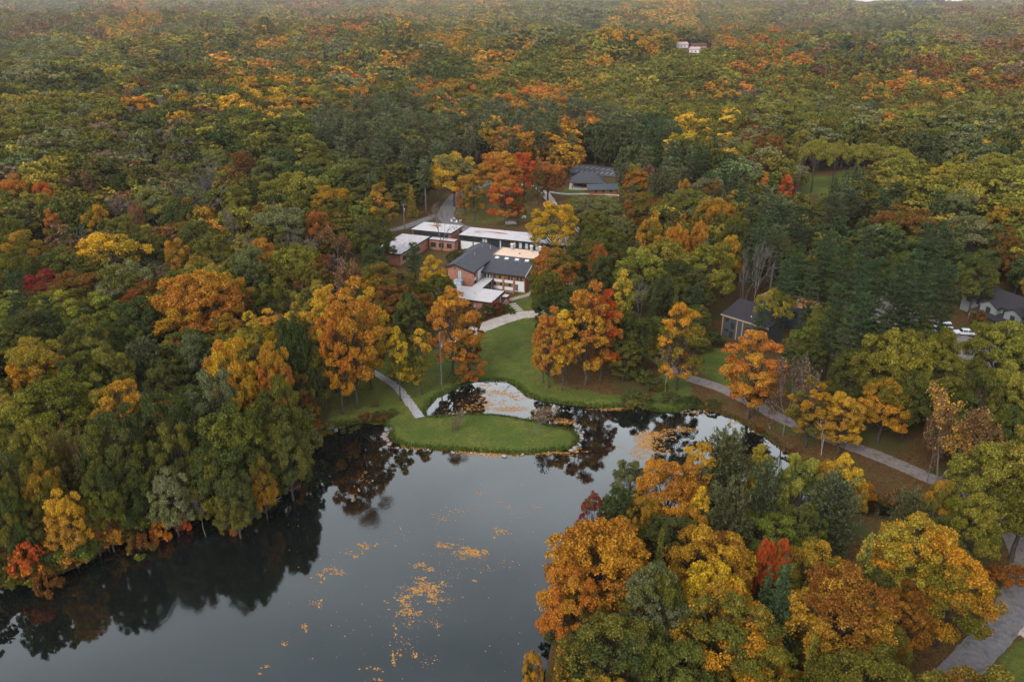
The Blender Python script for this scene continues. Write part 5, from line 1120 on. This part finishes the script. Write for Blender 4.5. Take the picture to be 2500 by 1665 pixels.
leaf_patch(1490,998,60,5,700); leaf_patch(1450,992,30,4,300); leaf_patch(1580,1080,36,26,2600, tight=0.8); leaf_patch(1600,1062,50,12,1200); leaf_patch(1660,1050,46,7,800); leaf_patch(1625,1100,20,10,200); leaf_patch(1740,1000,40,7,500); leaf_patch(1800,1030,30,8,350); leaf_patch(1700,1008,40,6,300); leaf_patch(1560,1105,40,18,500)
leaf_patch(1130,1098,70,8,900); leaf_patch(1210,1106,80,9,2300); leaf_patch(1320,1106,80,7,900); leaf_patch(1020,1092,60,6,500); leaf_patch(990,1086,20,5,250); leaf_patch(1400,1100,30,6,300); leaf_patch(930,1034,40,4,300); leaf_patch(880,1030,50,3,200)
for (x, y, rx, ry, n) in ((1165,1347,55,14,800),(1085,1331,34,9,300),(1228,1300,22,14,260),(1025,1378,24,10,220),(1050,1388,20,8,140),(1045,1430,46,22,600),(1010,1440,40,14,330),(1060,1460,40,18,330),(985,1470,34,16,330),(1000,1490,40,14,200),(975,1500,20,8,110),(815,1395,34,14,220),(895,1335,34,22,200),(860,1350,30,14,110),(780,1410,24,30,150),(775,1470,24,26,90),(740,1530,24,26,60),(970,1545,18,24,70),(965,1610,20,30,80),(900,1635,30,10,90),(925,1660,20,8,40),(695,1570,14,12,36),(1010,1520,60,50,120),(1150,1250,120,40,110),(1250,1240,80,40,80),(1100,1400,160,100,260),(1000,1600,90,60,120),(870,1190,20,30,90),(890,1170,20,20,70),(640,1640,30,20,40)):
    leaf_patch(x, y, rx, ry, n)
for _ in range(220): LC.append((g.uniform(700, 1400), g.uniform(1110, 1665)))
for _ in range(300): LC.append((g.uniform(1080, 1300), g.uniform(925, 1005)))
LC = np.array([ground_pt(x, y, WATER_Z) for x, y in LC if 0 < y < 1800]); LC = LC[poly_sd(LC, LAKE) < 0.25]
n = len(LC); c = np.concatenate([LC, np.full((n, 1), WATER_Z + 0.006)], 1); c[:, 2] += g.uniform(0, 0.02, n)
nr = unit(np.array([0, 0, 1.0]) + 0.10 * g.normal(size=(n, 3))); s = 0.05 + 0.14 * g.uniform(0, 1, n) ** 1.5
V, Fq = quads_from(c, nr, s * 1.2, s, g); V[:, 2] = np.maximum(V[:, 2], WATER_Z + 0.004)
def float_leaf_mat():
    m, t, out = mat_base('floating_leaf'); b = N(t, 'ShaderNodeBsdfPrincipled'); t.links.new(b.outputs[0], out.inputs[0]); b.inputs['Roughness'].default_value = 0.6; b.inputs['Specular IOR Level'].default_value = 0.3
    a = N(t, 'ShaderNodeAttribute', attribute_type='GEOMETRY', attribute_name='lv'); r = N(t, 'ShaderNodeValToRGB')
    r.color_ramp.elements[0].color = (0.26, 0.11, 0.02, 1); r.color_ramp.elements[1].color = (0.52, 0.30, 0.09, 1); e_ = r.color_ramp.elements.new(0.5); e_.color = (0.44, 0.20, 0.035, 1)
    t.links.new(a.outputs['Fac'], r.inputs[0]); t.links.new(r.outputs[0], b.inputs['Base Color']); return m
fl = link('floating_leaves', np_mesh('floating_leaves', V, Fq, 4, float_leaf_mat(), {'lv': g.uniform(0, 1, n)}))
tag(fl, 'drifts of fallen orange leaves floating on the lake and pond', 'leaves', kind='stuff')

# rough grass along the grassy shores and leaf litter on the lawns
def edge_pts(n, lo, hi):
    per = LAKE; seg = np.roll(per, -1, 0) - per; L = np.linalg.norm(seg, axis=1); k = g.choice(len(per), n, p=L / L.sum()); t = g.uniform(0, 1, n)
    p = per[k] + seg[k] * t[:, None] + g.normal(0, 0.5, (n, 2)); s_ = poly_sd(p, LAKE); p += 0; return p[(s_ > lo) & (s_ < hi)]
E_ = edge_pts(60000, -0.15, 2.2); pj = np.array([project(x, y, 0)[:2] for x, y in E_])
ok = (pj[:, 1] < 1300) & (pj[:, 0] > 780) & (pj[:, 0] < 2200) & (pj[:, 1] > 900); E_ = E_[ok]
in_l = np.min([poly_sd(E_, L) for L in lawn_polys], axis=0) < 2.0
n = len(E_); sde = poly_sd(E_, LAKE); zg = -2.2 * (1 - sstep(-4.0, 2.2, sde)); hgt = g.uniform(0.15, 0.5, n)
a = g.uniform(0, 6.28, n); d = np.stack([np.cos(a), np.sin(a), np.zeros(n)], 1) * g.uniform(0.05, 0.12, n)[:, None]; c0 = np.concatenate([E_, zg[:, None]], 1); lean = np.concatenate([g.normal(0, 0.12, (n, 2)), np.zeros((n, 1))], 1)
V = np.stack([c0 - d, c0 + d, c0 + d * 0.3 + lean + np.array([0, 0, 1.0]) * hgt[:, None], c0 - d * 0.3 + lean + np.array([0, 0, 1.0]) * hgt[:, None]], 1).reshape(-1, 3)
me = np_mesh('shore_grass', V, np.arange(4 * n), 4, M['leaf'], {'hv': np.where(in_l, 0.8, 0.2) + g.normal(0, 0.2, n), 'lv': g.uniform(0, 1, n)})
o = link('shore_grass', me); o['leaf_a'] = (0.075, 0.105, 0.02); o['leaf_b'] = (0.10, 0.075, 0.025); tag(o, 'fringe of rough grass along the pond and island shores', 'grass', kind='stuff')

# fallen leaves on the lawns, under the bright trees and along the path edges
g = np.random.default_rng(41); FP = []
for p in PLACED:
    if p[6][0] in 'RAYVB' and p[1] not in ('bush',) and 120 < p[3] < 330: 
        k = int(220 * min(2, p[5] / 8)); FP.append(np.array([p[2], p[3]]) + g.normal(0, 0.55 * p[5], (k, 2)))
for ln, hw in ROADS:
    k = len(ln) * 14; i = g.integers(0, len(ln), k); th_ = g.uniform(0, 6.28, k); FP.append(ln[i] + np.stack([np.cos(th_), np.sin(th_)], 1) * (hw * g.uniform(0.7, 1.6, k))[:, None])
FP = np.concatenate(FP); FP = FP[(poly_sd(FP, LAKE) > 2.4) & (FP[:, 1] < 420)]
n = len(FP); c = np.concatenate([FP, np.full((n, 1), 0.165)], 1); nr = unit(np.array([0, 0, 1.0]) + 0.2 * g.normal(size=(n, 3))); s = g.uniform(0.08, 0.17, n)
V, Fq = quads_from(c, nr, s * 1.2, s, g); V[:, 2] = np.maximum(V[:, 2], 0.15)
fo = link('fallen_leaves', np_mesh('fallen_leaves', V, Fq, 4, M['leaf'], {'hv': g.uniform(0, 1, n), 'lv': g.uniform(0, 1, n)})); fo['leaf_a'] = (0.32, 0.15, 0.03); fo['leaf_b'] = (0.18, 0.075, 0.022)
tag(fo, 'fallen orange and brown leaves strewn over lawns and path edges', 'leaves', kind='stuff')

# ------------------------------------------------------------------ poles, lamps, benches, cars
def util_pole(x, yb, yt, label, arm=True):
    X, Y = ground_pt(x, yb); b = -(yt - 832.5) / F_PX; H = CAM_H + Y * (-SP + b * CP) / (CP + b * SP)
    e = tag(empty('utility_pole', (X, Y, 0)), label, 'pole'); MB().tube((0, 0, -0.4), (0, 0, H), 0.17, 0.12, 8).build('pole', M['pole_wood'], e)
    if arm:
        MB().box(-0.9, 0.9, -0.06, 0.06, H - 0.7, H - 0.55).build('crossarm', M['pole_wood'], e)
        for s in (-0.75, 0, 0.75): MB().tube((s, 0, H - 0.55), (s, 0, H - 0.32), 0.05, 0.04, 6).build('insulator', M['metal_grey'], e)
        MB().tube((0.3, 0, H - 2.6), (0.3, 0, H - 1.8), 0.2, 0.2, 10).build('transformer', M['metal_grey'], e)
    return e, H
p1, h1 = util_pole(1388, 768, 688, 'wooden utility pole with crossarm beside the orange trees on the drive')
p2, h2 = util_pole(988, 562, 497, 'wooden utility pole beside the lane left of the flat roofs')
p3, h3 = util_pole(1078, 941, 811, 'tall thin pole standing among amber trees left of the lawn', False)
p4, h4 = util_pole(2062, 356, 330, 'thin pole in the far right meadow', False)
def wire(p, q, sag, label):
    mb = MB(); last = None
    for i in range(13):
        t = i / 12; v = Vector(p).lerp(Vector(q), t); v.z -= sag * 4 * t * (1 - t)
        if last is not None: mb.tube(last, v, 0.02, 0.02, 4)
        last = v
    tag(mb.build('overhead_wire', M['tyre']), label, 'wire')
wire((*p1.location.xy, h1 - 0.4), (*C_loc(-0.2, 0.6), 5.2), 0.8, 'upper overhead wire from the drive pole to the hall')
wire((*p1.location.xy, h1 - 2.2), (*C_loc(-2.9, -14.0), 3.3), 0.9, 'lower overhead wire from the drive pole to the annex')
def lamp(x, yb, yt, label, lit):
    X, Y = ground_pt(x, yb); b = -(yt - 832.5) / F_PX; H = CAM_H + Y * (-SP + b * CP) / (CP + b * SP)
    e = tag(empty('lamp_post', (X, Y, 0)), label, 'lamp'); MB().tube((0, 0, -0.2), (0, 0, H - 0.3), 0.14, 0.11, 8).build('post', M['pole_wood'] if lit else M['frame_dark'], e)
    MB().tube((0, 0, H - 0.3), (0, 0, H), 0.16, 0.22, 10).build('lantern', M['lamp_glow'] if lit else M['metal_grey'], e); MB().tube((0, 0, H), (0, 0, H + 0.12), 0.26, 0.08, 10).build('cap', M['frame_dark'], e)
lamp(1234, 553, 520, 'lit lamp post beneath the red trees by the turning road', True); lamp(1770, 926, 876, 'dark thin lamp post on the lawn left of the path', False)
def bench(x, y, rz, label, mt):
    e = tag(empty('park_bench', (*ground_pt(x, y), 0.0), rz), label, 'bench')
    for k in range(4): box('seat_slat', mt, e, -0.85, 0.85, -0.25 + 0.13 * k, -0.15 + 0.13 * k, 0.43, 0.47)
    for k in range(3): box('back_slat', mt, e, -0.85, 0.85, 0.27, 0.31, 0.55 + 0.14 * k, 0.65 + 0.14 * k)
    for sx in (-0.7, 0.7):
        box('leg', M['frame_dark'], e, sx - 0.04, sx + 0.04, -0.22, -0.14, 0.0, 0.43); box('leg', M['frame_dark'], e, sx - 0.04, sx + 0.04, 0.31, 0.37, 0.0, 1.0)
bench(1402, 950, 2.7, 'brown slatted bench on the bank right of the orange trees', M['brown_wood']); bench(915, 993, 0.3, 'brown slatted bench beside the gravel path', M['brown_wood']); bench(2132, 918, 0.4, 'pale bench under the pines right of the path', M['tan_trim'])
def table(x, y, label, mt, rz=0.3):
    e = tag(empty('picnic_table', (*ground_pt(x, y), 0.0), rz), label, 'table')
    for k in range(5): box('top_plank', mt, e, -0.95, 0.95, -0.38 + 0.155 * k, -0.24 + 0.155 * k, 0.72, 0.77)
    for s in (-1, 1):
        box('bench_plank', mt, e, -0.95, 0.95, s * 0.72 - 0.13, s * 0.72 + 0.13, 0.42, 0.46); box('brace', mt, e, s * 0.7 - 0.04, s * 0.7 + 0.04, -0.8, 0.8, 0.36, 0.42)
        for t in (-1, 1): MB().tube((s * 0.7, t * 0.62, 0.0), (s * 0.7, t * 0.25, 0.72), 0.05, 0.05, 6).build('leg', mt, e)
table(1278, 533, 'pale picnic table beneath trees beside the turning road', M['paint_white'])
for k, (x, y, rz) in enumerate(((1103, 543, 0.4), (1109, 536, 2.6), (1113, 545, -0.6), (1124, 541, -1.6))):
    e = tag(empty('garden_chair', (*ground_pt(x, y), 0.0), rz), ['left', 'rear', 'front', 'right'][k] + 'most of the white slatted garden chairs by the turning road' if k in (0, 1, 2) else 'white slatted garden chair standing apart on the right of its group', 'chair', 'white garden chairs')
    e['label'] = ('leftmost of the white slatted garden chairs by the turning road', 'rear one of the white slatted garden chairs by the turning road', 'front one of the white slatted garden chairs by the turning road', 'white slatted garden chair standing apart on the right of its group')[k]
    for j in range(4): box('seat_slat', M['paint_white'], e, -0.32, 0.32, -0.3 + 0.16 * j, -0.16 + 0.16 * j, 0.36 - 0.03 * j, 0.39 - 0.03 * j)
    for j in range(5):
        q = MB().box(-0.31 + 0.125 * j, -0.20 + 0.125 * j, 0, 0.03, 0, 0.8).build('back_slat', M['paint_white'], e); q.location = (0, 0.32, 0.3); q.rotation_euler.x = -0.32
    for s in (-1, 1):
        box('armrest', M['paint_white'], e, s * 0.38 - 0.07, s * 0.38 + 0.07, -0.38, 0.42, 0.56, 0.59)
        for yy in (-0.32, 0.3): box('leg', M['paint_white'], e, s * 0.38 - 0.03, s * 0.38 + 0.03, yy - 0.04, yy + 0.04, 0.0, 0.56)
e = tag(empty('garden_shelter', (*ground_pt(1247, 545), 0.0), 0.3), 'small dark open shelter with hipped roof under the red trees', 'shelter')
MB().poly([(-2, -2, 2.3), (2, -2, 2.3), (2, 2, 2.3), (-2, 2, 2.3), (0, 0, 3.6), (-2, -2, 2.15), (2, -2, 2.15), (2, 2, 2.15), (-2, 2, 2.15)], [(0, 1, 4), (1, 2, 4), (2, 3, 4), (3, 0, 4), (5, 6, 1, 0), (6, 7, 2, 1), (7, 8, 3, 2), (8, 5, 0, 3), (8, 7, 6, 5)]).build('roof', M['shingle'], e)
for sx in (-1.7, 1.7):
    for sy in (-1.7, 1.7): box('post', M['brown_wood'], e, sx - 0.08, sx + 0.08, sy - 0.08, sy + 0.08, -0.1, 2.2)
box('floor_slab', M['concrete'], e, -2.0, 2.0, -2.0, 2.0, -0.1, 0.16)

def car(x, y, rz, paint, label, suv=False, truck=False):
    e = tag(empty('parked_car', (*ground_pt(x, y), 0.15), rz), label, 'car', 'parked cars'); L = 2.35; w = 0.92; h = 1.72 if suv else 1.45
    low = [(-L, 0.35), (-L, 0.85), (-L + 0.15, 0.98), (L - 1.2, 0.98), (L - 0.1, 0.80), (L, 0.55), (L - 0.05, 0.3)]
    MB().prism(low, 'y', -w, w).build('body', paint, e, 0.06)
    cab = [(-L + 0.15, 0.97), (-L + 0.45, h) if suv else (-L + 0.95, h), (0.45, h), (L - 1.25, 0.97)]
    if truck: cab = [(-0.4, 0.97), (-0.3, h), (0.7, h), (L - 1.2, 0.97)]
    MB().prism(cab, 'y', -w + 0.14, w - 0.14).build('cabin', M['glass'], e, 0.03)
    r0 = cab[1][0] + 0.05; box('roof', paint, e, r0, cab[2][0] - 0.02, -w + 0.16, w - 0.16, h - 0.03, h + 0.05, bevel=0.02)
    for sx in (-1.45, 1.45):
        for sy in (-w + 0.08, w - 0.08):
            t = MB().tube((sx, sy - 0.11, 0.33), (sx, sy + 0.11, 0.33), 0.34, 0.34, 14).build('wheel', M['tyre'], e); s = 1 if sy > 0 else -1
            MB().tube((sx, sy + s * 0.10, 0.33), (sx, sy + s * 0.125, 0.33), 0.2, 0.2, 10).build('rim', M['metal_grey'], t)
    for sy in (-0.65, 0.65):
        box('headlight', M['skylight'], e, L - 0.09, L + 0.01, sy - 0.2, sy + 0.2, 0.58, 0.74); box('tail_light', M['car_red'], e, -L - 0.012, -L + 0.02, sy - 0.15, sy + 0.15, 0.65, 0.85)
    for sx in (-0.62, 0.5): box('pillar', paint, e, sx - 0.05, sx + 0.05, -w + 0.12, w - 0.12, 0.97, h - 0.031)
car(2300, 803, math.radians(165), M['car_white'], 'white high-roofed car parked left of the other white car', suv=True)
car(2352, 818, math.radians(170), M['car_white'], 'low white car parked nearer the grass verge')
car(1187, 380, math.radians(70), M['car_blue'], 'blue pickup parked up the road beyond the orange trees', truck=True)
car(1207, 374, math.radians(60), M['car_white'], 'white car parked beyond the blue pickup up the road')
car(1512, 548, math.radians(-15), M['car_white'], 'white car half hidden under trees right of the long wing'); car(2400, 925, math.radians(30), M['car_red'], 'small red car glimpsed under the trees at the right')

# driftwood in the water
for k, (x, y, L, a, lab) in enumerate(((664, 1226, 1.6, 0.5, 'pale forked branch lying on the dark water by the left bank'), (1243, 925, 1.6, 0.7, 'pale driftwood stuck at the back edge of the pond'), (1240, 945, 0.9, 1.2, 'thin dark twig floating at the back of the pond'))):
    X, Y = ground_pt(x, y, WATER_Z); mb = MB(); d = Vector((math.cos(a), math.sin(a), 0.08))
    mb.tube(-d * L, d * L * 0.2, 0.07, 0.05, 6).tube(d * L * 0.2, d * L + Vector((0.1, 0.3, 0.25)), 0.05, 0.02, 5).tube(d * L * 0.1, d * L * 0.7 + Vector((0.4, -0.4, 0.1)), 0.04, 0.015, 5)
    o = mb.build('driftwood', M['bark_pale'] if k < 2 else M['bark']); o.location = (X, Y, WATER_Z + 0.05); tag(o, lab, 'branch')
# weed clumps at the back of the pond
for k, (x, y, s) in enumerate(((1188, 933, 0.9), (1203, 932, 0.6), (1222, 932, 0.5), (1233, 933, 0.7), (1211, 937, 0.5))):
    X, Y = ground_pt(x, y, WATER_Z); o = link('weed_clump', RM[2]); o.location = (X, Y, WATER_Z + 0.02); o.scale = (s * 1.5, s, s * 0.5)
    tag(o, ('largest dark weed clump at the back of the pond', 'dark weed clump second from left at the back of the pond', 'middle dark weed clump at the back of the pond', 'rightmost dark weed clump at the back of the pond', 'dark weed clump lying nearest the leaves of the pond')[k], 'weeds', 'weed clumps in the pond')

# ------------------------------------------------------------------ the air
mh, th, oh = mat_base('haze'); pv = N(th, 'ShaderNodeVolumePrincipled'); pv.inputs['Density'].default_value = 0.000042; pv.inputs['Color'].default_value = (0.99, 0.94, 0.96, 1); pv.inputs['Anisotropy'].default_value = 0.1
th.links.new(pv.outputs[0], oh.inputs['Volume'])
tag(MB().box(-9600, 9600, -450, 12600, -32, 125).build('haze', mh), kind='stuff')
